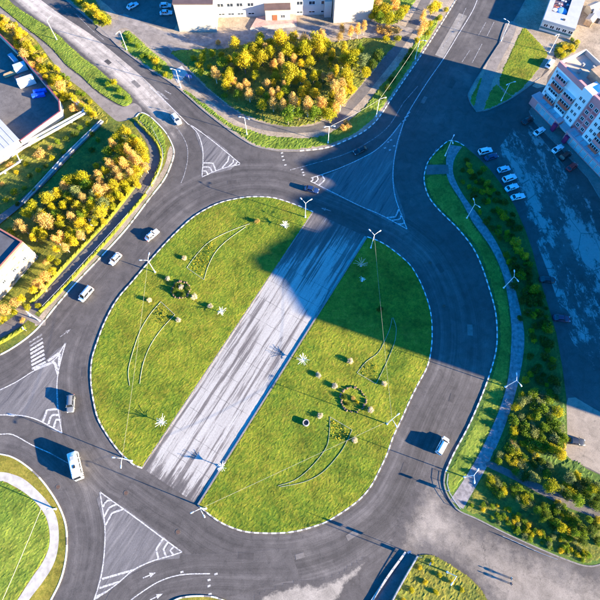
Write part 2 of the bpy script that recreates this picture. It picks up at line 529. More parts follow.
def loft(name, L, Rr, z, mat, n=60):
    """road sheet between two edges, uv in metres"""
    L = resample(smooth(L), 1.0); Rr = resample(smooth(Rr), 1.0)
    def at(p, t):
        f = t * (len(p) - 1); i = min(int(f), len(p) - 2)
        return p[i].lerp(p[i + 1], f - i)
    mb = MB(); uv = []
    k = 4; d = 0.0
    pr = None
    for i in range(n + 1):
        a, b = at(L, i / n), at(Rr, i / n)
        mid = (a + b) / 2
        if pr is not None: d += (mid - pr).length
        pr = mid
        w = (b - a).length
        for j in range(k + 1):
            p = a.lerp(b, j / k); mb.v.append((p.x, p.y, z)); uv.append((d, w * j / k))
    for i in range(n):
        for j in range(k):
            a = i * (k + 1) + j
            f = (a, a + 1, a + k + 2, a + k + 1)
            v = [Vector(mb.v[q]) for q in f]
            if (v[1] - v[0]).cross(v[2] - v[0]).z < 0: f = f[::-1]
            mb.f.append(f); mb.m.append(0)
    o = mb.build(name, mat)
    lay = o.data.uv_layers.new(name='UVMap')
    for lp in o.data.loops:
        lay.data[lp.index].uv = uv[lp.vertex_index]
    at = o.data.attributes.new('endfade', 'FLOAT', 'POINT')
    at.data.foreach_set('value', [min(1.0, (n - i) / (n * .22), (i + .01) / (n * .06)) for i in range(n + 1) for j in range(k + 1)])
    return tag(o, kind='structure')
def kerb(name, pts, dash=True, h=0.2, w=0.32, on=1.25, off=0.85, all_white=False):
    """row of kerb blocks; white and bare blocks take turns"""
    step = 0.42
    p = resample(pts, step)
    mb = MB(); ns = normals2(p)
    s = 0.0; i = 0; white = True
    while i < len(p) - 1:
        ln = (on if white else off) if dash else 1.0
        j = min(len(p) - 1, i + max(1, int(round(ln / step))))
        jit = rng.uniform(-0.012, 0.012)
        mi = 0 if (white and dash) or all_white else 1
        if all_white and rng.random() < 0.12: mi = 1
        for q in range(i, j):
            a, b = p[q], p[q + 1]
            na, nb = ns[q] * w / 2, ns[q + 1] * w / 2
            e = (b - a).normalized() * (0.015 if q == j - 1 else 0)
            b = b - e
            z = h + jit
            v = [a + na, a - na, b - nb, b + nb]
            bt = [Vector((c.x, c.y, -0.02)) for c in v]; tp = [Vector((c.x, c.y, z)) for c in v]
            mb.face([tp[0], tp[1], tp[2], tp[3]], mi)
            mb.face([bt[1], bt[2], tp[2], tp[1]], mi); mb.face([bt[3], bt[0], tp[0], tp[3]], mi)
            if q == i: mb.face([bt[0], bt[1], tp[1], tp[0]], mi)
            if q == j - 1: mb.face([bt[2], bt[3], tp[3], tp[2]], mi)
        i = j; white = not white
    return structure(name, mb, [M['kerb_white'], M['kerb_grey']])

# --- endless ground, then the road sheet everything is raised from
mb = MB(); mb.face([(-1500, -1500, -0.06), (1500, -1500, -0.06), (1500, 1500, -0.06), (-1500, 1500, -0.06)])
structure('ground', mb, M['earth'])
mb = MB(); mb.poly(GL([(-140, -60), (720, -60), (720, 700), (-140, 700)]), 0.0)
structure('road', mb, M['asphalt'])

# --- outlines read off the photograph (pixels of the 600 px frame)
ISL_L_ARC = [(142, 468), (133, 464), (120, 452), (108, 436), (98, 418), (93, 397), (91, 378), (92, 360), (97, 343), (105, 322), (117, 300), (133, 281), (150, 261), (170, 239), (190, 220), (205, 210), (220, 203), (236, 199), (252, 197), (273, 198), (293, 204), (313, 212)]
ISL_R_ARC = [(367, 237), (378, 241), (390, 248), (408, 263), (417, 276), (424, 291), (430, 310), (432, 330), (431, 350), (427, 367), (418, 384), (410, 400), (401, 420), (393, 437), (387, 454), (379, 471), (371, 486), (361, 498), (350, 507), (338, 515), (326, 522), (312, 527), (297, 531), (280, 533), (262, 533), (248, 532), (236, 529), (222, 523), (210, 515), (198, 505)]
arcL = smooth(GL(ISL_L_ARC)); arcR = smooth(GL(ISL_R_ARC))
isl_left = arcL; isl_right = arcR
strip_q = GL([(313, 212), (367, 237), (198, 505), (142, 468)])

# asphalt sheets with wheel tracks
ring_in = resample(smooth(GL(ISL_L_ARC + [(340, 223)] + ISL_R_ARC + [(170, 488)]), closed=True) + [G(142, 468)], 1.5)
cen = sum(ring_in, Vector()) / len(ring_in)
def ring_sheet():
    mb = MB(); uv = []
    pin = ring_in
    # smooth outward normals
    ns = normals2(pin)
    ns = [(-n if n.dot(p - cen) < 0 else n) for n, p in zip(ns, pin)]
    for _ in range(30):
        ns = [(ns[i - 1] + ns[i] * 2 + ns[(i + 1) % len(ns)]).normalized() for i in range(len(ns))]
    d = 0; K = 4; W = 15.0
    for i, p in enumerate(pin):
        if i: d += (p - pin[i - 1]).length
        for j in range(K + 1):
            q = p + ns[i] * (W * j / K); mb.v.append((q.x, q.y, 0.005)); uv.append((d, 1 + 14.9 * j / K))
    for i in range(len(pin) - 1):
        for j in range(K):
            a = i * (K + 1) + j
            f = (a, a + 1, a + K + 2, a + K + 1)
            v = [Vector(mb.v[q]) for q in f]
            if (v[1] - v[0]).cross(v[2] - v[0]).z < 0: f = f[::-1]
            mb.f.append(f); mb.m.append(0)
    o = mb.build('roundabout_carriageway', M['lane'])
    lay = o.data.uv_layers.new(name='UVMap')
    for lp in o.data.loops: lay.data[lp.index].uv = uv[lp.vertex_index]
    at = o.data.attributes.new('endfade', 'FLOAT', 'POINT')
    at.data.foreach_set('value', [1.0] * len(o.data.vertices))
    tag(o, kind='structure')
ring_sheet()
loft('north_west_carriageway', GL([(-2, -14), (30, 14), (60, 35), (94, 64), (122, 87), (145, 110), (168, 136), (176, 152)]), GL([(22, -14), (60, 14), (90, 34), (120, 58), (150, 84), (170, 106), (181, 118), (189, 130)]), 0.010, M['lane_pale'])
loft('north_west_outer_lane', GL([(24, -14), (61, 14), (91, 34), (121, 58), (151, 84), (171, 106), (186, 122), (215, 142), (245, 160)]), GL([(56, -14), (87, 18), (101, 30), (121, 48), (151, 71), (187, 96), (213, 119), (240, 139), (262, 150)]), 0.011, M['lane_road'])
loft('north_east_carriageway', GL([(462, -14), (448, 13), (422, 54), (398, 90), (380, 117), (362, 134)]), GL([(520, -14), (505, 24), (484, 61), (462, 92), (440, 122), (418, 150)]), 0.010, M['lane_road'])
loft('west_carriageway', GL([(-40, 372), (0, 356), (24, 341), (58, 306), (101, 259), (148, 205)]), GL([(-40, 440), (0, 420), (40, 400), (70, 350), (92, 318), (130, 275)]), 0.0125, M['lane_road'])
loft('south_west_carriageway', GL([(-40, 452), (0, 455), (25, 465), (49, 489), (61, 509), (67, 546), (60, 584), (40, 630)]), GL([(-40, 425), (10, 432), (45, 445), (80, 478), (100, 500), (105, 545), (97, 590), (80, 630)]), 0.0145, M['lane_road'])
loft('south_carriageway', GL([(90, 640), (110, 592), (140, 570), (184, 555), (230, 553), (290, 548)]), GL([(150, 640), (165, 606), (185, 598), (222, 598), (260, 588), (300, 578)]), 0.0165, M['lane_road'])
def feather(name, px, z, mat, rim, cell=0.6, z0=None):
    """flat sheet whose 'fade' attribute grows from 0 at its rim to 1 inside"""
    poly = smooth(GL(px), 4, True)
    xs = [q.x for q in poly]; ys = [q.y for q in poly]
    nx = int((max(xs) - min(xs)) / cell) + 2; ny = int((max(ys) - min(ys)) / cell) + 2
    X, Y = np.meshgrid(min(xs) + np.arange(nx) * cell, min(ys) + np.arange(ny) * cell, indexing='ij')
    D = np.full(X.shape, 1e9)
    for a, b in zip(poly, poly[1:] + poly[:1]):
        ex, ey = b.x - a.x, b.y - a.y
        t = np.clip(((X - a.x) * ex + (Y - a.y) * ey) / max(1e-9, ex * ex + ey * ey), 0, 1)
        D = np.minimum(D, np.hypot(X - a.x - t * ex, Y - a.y - t * ey))
    D = np.where(inside(X, Y, poly), D, 0)
    ok = inside(X[:-1, :-1] + cell / 2, Y[:-1, :-1] + cell / 2, poly)
    mb = MB()
    FD = np.clip(D / rim, 0, 1); ZZ = (z if z0 is None else z0) + (z - (z if z0 is None else z0)) * np.clip(FD * 3, 0, 1)
    mb.v = list(zip(X.ravel().tolist(), Y.ravel().tolist(), ZZ.ravel().tolist()))
    for i_, j_ in zip(*np.nonzero(ok)):
        a = int(i_ * ny + j_); mb.f.append((a, a + ny, a + ny + 1, a + 1)); mb.m.append(0)
    o = mb.build(name, mat)
    at = o.data.attributes.new('fade', 'FLOAT', 'POINT')
    at.data.foreach_set('value', np.clip(D / rim, 0, 1).ravel())
    return tag(o, kind='structure')
feather('dusty_side_street', [(394, 560), (392, 540), (402, 510), (418, 484), (436, 466), (447, 478), (462, 511), (507, 533), (540, 549), (587, 566), (640, 573), (700, 560), (700, 640), (520, 660), (484, 616), (470, 588), (452, 570), (431, 558), (413, 560)], 0.019, m_feather('asphalt_dusty_frayed', (0.235, 0.2, 0.168), (0.29, 0.25, 0.21), .15, .8), 8.5, z0=0.0058)
feather('dust_drift', [(255, 596), (285, 584), (300, 580), (318, 580), (334, 575), (350, 566), (368, 556), (366, 568), (358, 580), (347, 588), (343, 598), (334, 610), (300, 616), (266, 610)], 0.021, m_feather('pale_dust_frayed', (0.30, 0.262, 0.222), (0.37, 0.325, 0.28), .3, .6), 3.0, z0=0.0172)
mb = MB(); mb.poly(GL([(459, 13), (467, 16), (443, 58), (435, 55)]), 0.022)
structure('worn_lane_patch', mb, m_plain('worn_asphalt_patch', (0.22, 0.20, 0.18), 0.9, 0.25, 0.4))
# painted-over triangles hold older, streaky asphalt
def m_streaky(name, ang, base, light, dark, sc=1.0):
    m = NT(name, 0.85, 0.25)
    P = m.mapping(m.pos(), (1, 1, 1), (0, 0, -ang))
    a = m.noise(m.mapping(P, (0.05 * sc, 0.55 * sc, 1)), 1.0, 5, 0.6, 0.6)
    b = m.noise(m.mapping(P, (0.16, 1.4, 1)), 1.0, 4, 0.65)
    f = m.noise(P, 3.0, 3, 0.7)
    c = m.ramp(a, [(0.34, dark), (0.42, base), (0.55, base), (0.64, light)])
    c = m.mix(c, m.ramp(b, [(0.3, 0.75), (0.7, 1.2)]), 1.0, 'MULTIPLY')
    c = m.mix(c, m.ramp(f, [(0.3, 0.85), (0.7, 1.15)]), 1.0, 'MULTIPLY')
    m.color(c).bump(f, 0.4, 0.03)
    return m.mat
sd = strip_q[0] - strip_q[3]
STRIP_ANG = math.atan2(sd.y, sd.x)
M['old_lane'] = m_streaky('old_streaky_asphalt', STRIP_ANG, (0.135, 0.125, 0.125), (0.19, 0.175, 0.17), (0.07, 0.066, 0.072))
def m_strip():
    """long worn limewash streaks running along the closed road"""
    m = NT('limewashed_concrete', 0.9, 0.2)
    P = m.mapping(m.pos(), (1, 1, 1), (0, 0, -STRIP_ANG))
    w = m.noise(m.mapping(P, (0.05, 0.62, 1)), 1.0, 6, 0.72, 0.5)
    w2 = m.noise(m.mapping(P, (0.012, 0.8, 1), (0, 0, 0)), 1.0, 5, 0.65, 0.15)
    big = m.noise(P, 0.05, 3)
    fine = m.noise(P, 2.5, 5, 0.75)
    s = m.math('ADD', m.math('MULTIPLY', w, 0.40), m.math('ADD', m.math('MULTIPLY', w2, 0.54), m.math('MULTIPLY', big, 0.12)))
    sx = m.n('ShaderNodeSeparateXYZ'); m.l(P, sx.inputs[0])
    def rot(q): return (math.cos(STRIP_ANG) * q.x + math.sin(STRIP_ANG) * q.y, -math.sin(STRIP_ANG) * q.x + math.cos(STRIP_ANG) * q.y)
    xs, yl = rot(strip_q[3]); xe, yr = rot(G(198, 505)); xn, _ = rot(strip_q[0])
    wob = m.math('MULTIPLY', m.math('SUBTRACT', m.noise(m.mapping(P, (0.15, 0.5, 1)), 1.0, 5, 0.75), 0.5), 14.0)
    across = m.math('DIVIDE', m.math('SUBTRACT', sx.outputs[1], yr), yl - yr)      # 0 at the eastern edge, 1 at the western
    north = m.math('ADD', m.math('SUBTRACT', sx.outputs[0], xn - 4), m.math('ADD', wob, m.math('MULTIPLY', across, 20.0)))
    south = m.math('ADD', m.math('SUBTRACT', xs + 5, sx.outputs[0]), wob)
    worn = m.math('MAXIMUM', m.math('MULTIPLY', north, 0.12, True), m.math('MULTIPLY', south, 0.2, True))
    s = m.math('SUBTRACT', s, m.math('MULTIPLY', worn, 0.11))
    c = m.ramp(s, [(0.40, (0.10, 0.09, 0.088)), (0.455, (0.15, 0.134, 0.128)), (0.492, (0.19, 0.17, 0.16)), (0.505, (0.34, 0.315, 0.29)), (0.60, (0.42, 0.395, 0.365))])
    c = m.mix(c, m.ramp(fine, [(0.3, 0.78), (0.55, 1.0), (0.75, 1.12)]), 1.0, 'MULTIPLY')
    # slab joints: across every 6 m, along every 3.6 m
    wv = m.math('MULTIPLY', m.math('SUBTRACT', m.noise(P, 0.7, 4), 0.5), 0.5)
    jx = m.math('ABSOLUTE', m.math('SUBTRACT', m.math('FRACT', m.math('DIVIDE', m.math('ADD', sx.outputs[0], wv), 6.0)), 0.5))
    jy = m.math('ABSOLUTE', m.math('SUBTRACT', m.math('FRACT', m.math('DIVIDE', m.math('ADD', sx.outputs[1], wv), 3.6)), 0.5))
    jn = m.math('MAXIMUM', m.ramp(jx, [(0.485, 0.0), (0.495, 0.7)]), m.ramp(jy, [(0.475, 0.0), (0.492, 0.8)]))
    jn = m.math('MULTIPLY', jn, m.ramp(m.noise(P, 0.25, 3), [(0.38, 0.1), (0.55, 1.0)]))
    c = m.mix(c, (0.085, 0.078, 0.075), jn)
    m.color(c).bump(fine, 0.4, 0.04)
    return m.mat
mb = MB(); mb.poly(strip_q, 0.03)
structure('closed_road_strip', mb, m_strip())
mb = MB(); mb.poly(smooth(GL([(196, 128), (238, 163), (203, 174), (204, 158)]), 3, True), 0.0225)
structure('traffic_island_asphalt', mb, M['old_lane'])
mb = MB(); mb.poly(smooth(GL([(403, 122), (394, 162), (394, 182), (405, 227), (360, 206), (316, 184), (345, 167), (378, 149)]), 3, True), 0.0225)
structure('traffic_island_asphalt', mb, M['old_lane'])
mb = MB(); mb.poly(smooth(GL([(64, 345), (57, 378), (61, 432), (30, 416), (-20, 414), (-20, 398), (17, 382), (36, 370)]), 3, True), 0.0225)
structure('traffic_island_asphalt', mb, M['old_lane'])
mb = MB(); mb.poly(smooth(GL([(101, 494), (181, 552), (150, 562), (110, 588), (96, 598), (104, 555), (105, 528)]), 3, True), 0.0225)
structure('traffic_island_asphalt', mb, M['old_lane'])
# car park and service road in front of the pink block
def m_park():
    m = NT('patched_car_park', 0.85, 0.25)
    P = m.pos()
    c = asphalt_color(m, P, BASE, WARM)
    a = G(540, 150); b = G(590, 260)
    Q = m.mapping(P, (1, 1, 1), (0, 0, -math.atan2(b.y - a.y, b.x - a.x)))
    w = m.noise(m.mapping(Q, (0.30, 0.50, 1)), 1.0, 9, 0.82, 0.2)
    big = m.noise(m.mapping(Q, (0.030, 0.10, 1)), 1.0, 3, 0.6)
    s = m.math('ADD', m.math('MULTIPLY', w, 0.55), m.math('MULTIPLY', big, 0.6))
    vor = m.n('ShaderNodeTexVoronoi', feature='DISTANCE_TO_EDGE'); vor.inputs['Scale'].default_value = 0.16
    m.l(m.mapping(Q, (0.6, 1.3, 1)), vor.inputs['Vector'])
    ck = m.ramp(vor.outputs['Distance'], [(0.0, 0.0), (0.02, 1.0)])
    old = m.mix((0.26, 0.24, 0.225), (0.40, 0.37, 0.34), m.noise(P, 1.5, 4))
    c = m.mix(c, old, m.math('MULTIPLY', m.ramp(s, [(0.575, 0.0), (0.62, 0.9)]), ck))
    m.color(c).bump(m.noise(P, 6, 3), 0.3, 0.03)
    return m.mat
mb = MB(); mb.poly(GL([(520, 118), (533, 128), (700, 330), (700, 420), (600, 400), (567, 330), (548, 272), (520, 200), (492, 158)]), 0.008)
structure('car_park', mb, m_park())
mb = MB(); mb.poly(smooth(GL([(568, 398), (600, 412), (660, 440), (660, 520), (600, 474), (574, 462), (565, 450)]), 3, True), 0.012)
structure('dusty_yard_entrance', mb, M['dusty'])

M['patch_dark'] = m_plain('tar_patch', (0.062, 0.055, 0.053), .85, .25, .8)
M['patch_pale'] = m_plain('pale_patch', (0.155, 0.137, 0.127), .9, .25, .8)
# --- raised land
def land(name, px, mat, z=0.16, n=5, closed_smooth=True):
    pts = smooth(GL(px), n, True) if closed_smooth else GL(px)
    mb = MB(); mb.slab(pts, -0.04, z)
    return structure(name, mb, mat), pts
def sheet(name, px, z, mat, n=4, sm=True):
    pts = smooth(GL(px), n, True) if sm else GL(px)
    mb = MB(); mb.poly(pts, z)
    return structure(name, mb, mat)
mb = MB(); mb.slab(isl_left, -0.04, 0.15); structure('island_soil', mb, M['grass'])
mb = MB(); mb.slab(isl_right, -0.04, 0.15); structure('island_soil', mb, M['grass'])
kerb('island_kerb', arcL); kerb('island_kerb', arcR)
kerb('strip_kerb', GL([(313, 212), (142, 468)]), dash=False, h=0.17, all_white=False)
kerb('strip_kerb', GL([(367, 237), (198, 505)]), dash=False, h=0.26, w=0.4)
# west side: works yard, grove, walkway
W_EDGE = [(136, 117), (141, 113), (149, 116), (158, 124), (166, 133), (172, 144), (174, 153), (171, 165), (164, 180), (150, 198), (135, 218), (123, 233), (100, 258), (77, 282), (57, 305), (40, 326), (23, 341), (0, 355), (-30, 366)]
W_LAND = [(-8, 10), (10, 20), (22, 29), (36, 40), (51, 60), (66, 77), (85, 92), (97, 104), (110, 116), (120, 122)]
wl = smooth(GL(W_LAND + W_EDGE), 4) + GL([(-150, 410), (-150, -40), (-60, -40)])
mb = MB(); mb.slab(wl, -0.04, 0.15); structure('west_land', mb, M['grass_rough'])
kerb('west_kerb', smooth(GL(W_EDGE)), dash=False, all_white=True)
# the side path and its verge
sheet('side_path', [(-12, 0), (0, 8), (12, 17), (28, 30), (40, 40), (52, 50), (66, 66), (80, 77), (94, 90), (108, 100), (123, 107), (134, 103), (142, 110), (136, 118), (120, 124), (108, 117), (95, 105), (84, 94), (65, 79), (49, 61), (35, 42), (20, 30), (0, 17), (-16, 8)], 0.017, M['path'], 3)
E_POLY = [(-4, -12), (14, 5), (30, 16), (46, 26), (60, 37), (78, 54), (94, 66), (108, 78), (122, 88), (131, 97), (131, 103), (123, 106), (108, 98), (94, 88), (80, 75), (66, 64), (52, 48), (40, 38), (28, 29), (12, 16), (0, 6), (-16, -8)]
_, e_pts = land('verge_strip', E_POLY, M['grass_green'])
# walkway beside the grove
sheet('walkway', [(134, 124), (140, 121), (150, 134), (157, 144), (161, 155), (160, 166), (154, 178), (146, 191), (128, 213), (109, 236), (88, 259), (66, 283), (46, 303), (36, 313), (20, 327), (-4, 340), (-10, 334), (6, 322), (22, 311), (38, 297), (56, 277), (73, 257), (92, 238), (110, 219), (128, 196), (140, 180), (148, 166), (150, 154), (146, 142)], 0.165, M['walk'], 3)
sheet('walkway_crossing', [(18, 303), (24, 308), (46, 322), (40, 326), (20, 315), (10, 305)], 0.172, M['path'], 2)
sheet('footway', [(171, 146), (173, 153), (170, 164), (163, 179), (149, 197), (134, 217), (122, 232), (99, 257), (76, 281), (56, 304), (39, 325), (36, 322), (53, 300), (73, 277), (96, 253), (119, 228), (131, 213), (146, 193), (159, 176), (166, 162), (168, 152)], 0.165, M['sand'], 3)
# north side: school, grove
N_EDGE = [(40, -24), (66, 0), (86, 17), (101, 29), (110, 38), (120, 48), (136, 60), (150, 70), (170, 82), (186, 95), (204, 111), (226, 128), (240, 138), (254, 146), (266, 149), (280, 151), (300, 151), (320, 149), (333, 146), (345, 141), (360, 134), (371, 126), (380, 116), (398, 89), (422, 54), (448, 13), (470, -24)]
nl = smooth(GL(N_EDGE), 4) + GL([(480, -60), (0, -60)])
mb = MB(); mb.slab(nl, -0.04, 0.15); structure('north_land', mb, M['sand'])
kerb('north_kerb', smooth(GL(N_EDGE[16:])))
kerb('north_kerb', smooth(GL(N_EDGE[4:17])), dash=False)
kerb('north_kerb', smooth(GL(N_EDGE[:5])), dash=False)
sheet('school_path', [(160, 50), (170, 62), (182, 78), (196, 90), (214, 104), (232, 118), (246, 125), (262, 130), (284, 133), (306, 133), (320, 131), (334, 125), (346, 116), (362, 100), (378, 80), (394, 60), (408, 40), (420, 22), (430, 2), (436, -12), (428, -14), (420, 2), (410, 20), (398, 38), (384, 58), (370, 76), (354, 95), (340, 110), (328, 119), (316, 125), (304, 127), (286, 127), (266, 124), (250, 119), (238, 113), (222, 101), (206, 88), (192, 74), (180, 62), (168, 48)], 0.165, M['walk'], 3)
sheet('school_forecourt', [(175, 34), (217, 34), (250, 30), (297, 26), (333, 26), (372, 22), (400, 26), (414, 30), (398, 38), (372, 36), (340, 38), (300, 36), (262, 40), (232, 44), (205, 46), (176, 46), (150, 40), (120, 22), (124, 14), (150, 26)], 0.166, m_plain('broken_forecourt', (0.23, 0.20, 0.18), 0.95, 0.35, 0.5, bump=0.4), 3)
sheet('school_driveway', [(96, 30), (110, 20), (124, 22), (150, 32), (176, 44), (200, 50), (180, 53), (168, 48), (152, 48), (138, 36), (126, 28), (116, 33), (120, 44), (112, 40)], 0.168, M['path'], 2)
sheet('school_parking', [(92, -14), (175, -14), (178, 12), (174, 30), (150, 25), (124, 18), (108, 6)], 0.1635, M['walk'], 2)
# east side: promenade verge and the south-east thicket, one block of land
H_EDGE = [(464, 146), (457, 142), (449, 141), (442, 146), (434, 154), (428, 162), (425, 171), (424, 180), (426, 190), (430, 199), (438, 209), (448, 219), (459, 230), (473, 248), (482, 267), (489, 288), (495, 310), (497, 330), (496, 350), (490, 373), (480, 400), (468, 427), (454, 453), (445, 473), (444, 484), (448, 496), (458, 510), (477, 519), (507, 534), (540, 549), (567, 560), (587, 566), (604, 563), (640, 548)]
hl = smooth(GL(H_EDGE), 4) + GL([(700, 530), (700, 520), (640, 495), (600, 475), (574, 463), (565, 454), (567, 433), (566, 397), (562, 367), (556, 333), (547, 303), (538, 273), (532, 250), (525, 230), (515, 207), (503, 187), (490, 170), (477, 157)])
mb = MB(); mb.slab(hl, -0.04, 0.15); structure('east_land', mb, M['grass_dark'])
kerb('promenade_kerb', smooth(GL(H_EDGE[:24])))
kerb('promenade_kerb', smooth(GL(H_EDGE[23:])), dash=False)
PL = [(450, 145), (447, 154), (446, 163), (448, 180), (462, 203), (473, 223), (490, 247), (502, 273), (508, 300), (511, 325), (511, 345), (508, 378), (499, 410), (482, 448), (466, 476), (450, 500)]
PR = [(462, 147), (456, 156), (453, 165), (454, 177), (463, 195), (480, 218), (496, 242), (508, 268), (517, 297), (523, 325), (524, 345), (521, 368), (514, 398), (502, 433), (487, 466), (463, 509)]
prom = smooth(GL(PL)) + list(reversed(smooth(GL(PR))))
mb = MB(); mb.poly(prom, 0.165); structure('promenade', mb, m_plain('promenade_paving', (0.22, 0.20, 0.20), 0.9, 0.4, 1.1, bump=0.4))
sheet('promenade_spur', [(426, 165), (448, 165), (449, 174), (426, 175)], 0.169, M['walk'], sm=False)
sheet('thicket_path', [(486, 466), (500, 473), (520, 483), (540, 494), (562, 505), (590, 516), (660, 540), (660, 533), (594, 509), (566, 497), (545, 487), (524, 477), (503, 467), (489, 461)], 0.169, M['walk'], 2)
# north-east corner
NE_EDGE = [(545, -30), (528, -4), (512, 24), (488, 61), (470, 90), (469, 99), (474, 108), (483, 111), (495, 107), (512, 98), (532, 84), (540, 78)]
ne = smooth(GL(NE_EDGE), 4) + GL([(556, 52), (580, 80), (720, 80), (720, -60), (560, -60)])
mb = MB(); mb.slab(ne, -0.04, 0.15); structure('north_east_land', mb, M['sand'])
kerb('north_east_kerb', smooth(GL(NE_EDGE)), dash=False)
sheet('north_east_path', [(505, 24), (517, 24), (510, 44), (498, 66), (489, 92), (481, 112), (473, 108), (479, 88), (488, 63), (498, 46)], 0.165, M['path'], 2)
sheet('shop_forecourt', [(529, 111), (534, 122), (560, 148), (588, 178), (600, 198), (640, 262), (690, 350), (700, 300), (600, 165), (538, 98)], 0.05, M['path'], sm=False)
sheet('sandy_lane', [(532, 86), (549, 70), (562, 48), (580, 20), (600, -20), (640, -20), (620, 60), (556, 66), (546, 86)], 0.02, M['sand'], 2)
kerb('shop_kerb', GL([(529, 111), (534, 122), (560, 148), (588, 178), (600, 198), (640, 262)]), dash=False, h=0.14)
# south-west park corner
SW_EDGE = [(-40, 446), (0, 454), (12, 457), (24, 464), (38, 476), (50, 491), (60, 508), (66, 526), (67, 546), (65, 564), (60, 582), (50, 602), (36, 630)]
sl = smooth(GL(SW_EDGE), 4) + GL([(-120, 660), (-120, 440)])
mb = MB(); mb.slab(sl, -0.04, 0.15); structure('south_west_land', mb, M['grass_gold'])
kerb('south_west_kerb', smooth(GL(SW_EDGE)), dash=False, all_white=True)
so = [(-40, 470), (0, 472), (12, 474), (24, 479), (36, 489), (48, 502), (56, 515), (59, 531), (58, 550), (53, 566), (43, 582), (30, 599), (10, 628)]
si = [(-40, 480), (0, 481), (12, 485), (28, 495), (40, 507), (47, 519), (50, 534), (49, 548), (43, 562), (32, 578), (19, 598), (0, 626)]
mb = MB(); mb.poly(smooth(GL(so)) + list(reversed(smooth(GL(si)))), 0.166); structure('park_path', mb, M['concrete_path'])
# southern corner and the tip of the next island
S_EDGE = [(384, 620), (393, 598), (404, 578), (415, 559), (431, 555), (455, 568), (473, 581), (486, 598), (496, 622)]
_, s_pts = land('south_land', S_EDGE + [(490, 660), (390, 660)], M['grass_rough'], n=3)
_, si_pts = land('south_islet', [(168, 604), (180, 598), (196, 596), (214, 597), (230, 603), (236, 625), (200, 640), (160, 630)], M['grass_gold'])
kerb('islet_kerb', smooth(GL([(168, 604), (180, 598), (196, 596), (214, 597), (230, 603)])), dash=False, all_white=True)
sheet('south_pavement', [(407, 553), (417, 558), (394, 599), (380, 625), (366, 625), (374, 604)], 0.025, M['walk'], sm=False)

# --- turf and weeds
turf('grass', isl_left, 0.17, 0.4, 0.075, M['grass'], 'bright yellow green lawn on the western half of the roundabout', seed=1)
turf('grass', isl_right, 0.17, 0.4, 0.075, M['grass'], 'bright yellow green lawn on the eastern half of the roundabout', seed=2)
turf('grass', e_pts, 0.17, 0.45, 0.13, M['grass_green'], 'long green verge strip beside the north west road', seed=3)
def tp(px, n=3): return smooth(GL(px), n, True)
turf('weeds', tp([(0, 14), (10, 22), (22, 31), (36, 42), (51, 62), (66, 79), (85, 94), (97, 106), (108, 118), (104, 124), (84, 112), (70, 100), (60, 92), (48, 78), (34, 60), (18, 40), (6, 26), (-10, 20)]), 0.17, 0.5, 0.22, M['grass_gold'], 'yellow weeds along the outside of the works yard wall', 'weeds', seed=4)
turf('grass', tp([(143, 114), (150, 117), (158, 126), (164, 136), (166, 146), (166, 156), (163, 160), (162, 152), (157, 141), (149, 131), (139, 120)]), 0.17, 0.5, 0.18, M['grass_green'], 'green grass wedge between walkway and north west road', seed=5)
turf('grass', tp([(124, 31), (132, 33), (140, 40), (152, 51), (166, 63), (173, 73), (172, 80), (166, 78), (150, 68), (136, 58), (122, 46)]), 0.17, 0.5, 0.18, M['grass_green'], 'green verge with lamp between school driveway and road', seed=6)
turf('grass', tp([(62, -12), (90, -6), (100, 8), (112, 18), (106, 26), (100, 27), (86, 15), (68, -2)]), 0.17, 0.5, 0.18, M['grass_rough'], 'rough verge above the school driveway mouth', seed=7)
turf('weeds', tp([(170, 52), (190, 50), (215, 50), (240, 45), (280, 38), (330, 42), (368, 38), (396, 42), (384, 58), (366, 80), (346, 102), (328, 118), (304, 126), (280, 126), (252, 118), (236, 110), (214, 94), (196, 76), (182, 62)]), 0.172, 0.5, 0.22, M['grass_rough'], 'dark olive undergrowth of the school grove', 'grass', seed=8)
turf('grass', tp([(172, 53), (190, 50), (212, 49), (222, 54), (218, 66), (206, 76), (196, 74), (184, 64)]), 0.25, 0.5, 0.2, M['grass_green'], 'sunny green clearing between driveway and school grove', seed=9)
turf('grass', tp([(182, 90), (190, 93), (210, 108), (232, 124), (250, 130), (270, 136), (300, 138), (322, 136), (338, 128), (352, 118), (366, 104), (382, 84), (396, 68), (412, 46), (424, 30), (432, 20), (442, 14), (430, 38), (414, 62), (396, 88), (378, 114), (360, 131), (344, 139), (328, 145), (300, 149), (276, 149), (256, 145), (238, 134), (220, 121), (200, 106)]), 0.172, 0.5, 0.18, M['grass_green'], 'green verge between school path and the roundabout', seed=10)
turf('grass', tp([(372, -10), (420, -10), (412, 6), (400, 22), (386, 24), (374, 20)]), 0.172, 0.5, 0.18, M['grass_green'], 'green patch right of the school wing', seed=11)
turf('grass', tp([(431, 157), (437, 153), (445, 147), (449, 146), (446, 154), (443, 164), (430, 164)], 2), 0.172, 0.45, 0.065, M['grass_green'], 'small grass tip at the promenade start', seed=12)
turf('grass', tp([(427, 177), (446, 176), (450, 186), (461, 204), (472, 224), (489, 248), (501, 274), (507, 301), (510, 325), (510, 345), (507, 378), (498, 410), (481, 448), (465, 476), (451, 494), (447, 484), (448, 474), (457, 454), (471, 427), (483, 400), (493, 373), (499, 350), (500, 330), (498, 310), (492, 287), (485, 266), (476, 246), (461, 229), (441, 209), (430, 193)]), 0.172, 0.45, 0.065, M['grass_green'], 'mown verge between promenade and roundabout kerb', seed=13)
turf('grass', tp([(464, 149), (478, 160), (490, 173), (502, 190), (514, 209), (523, 231), (530, 251), (536, 274), (545, 304), (553, 334), (560, 367), (564, 397), (565, 433), (563, 452), (540, 482), (525, 474), (503, 462), (490, 457), (504, 432), (516, 398), (523, 368), (526, 345), (525, 325), (519, 297), (510, 268), (498, 242), (482, 218), (466, 195), (457, 177), (457, 163)]), 0.172, 0.5, 0.18, M['grass_dark'], 'dark rough grass between promenade and car park', seed=14)
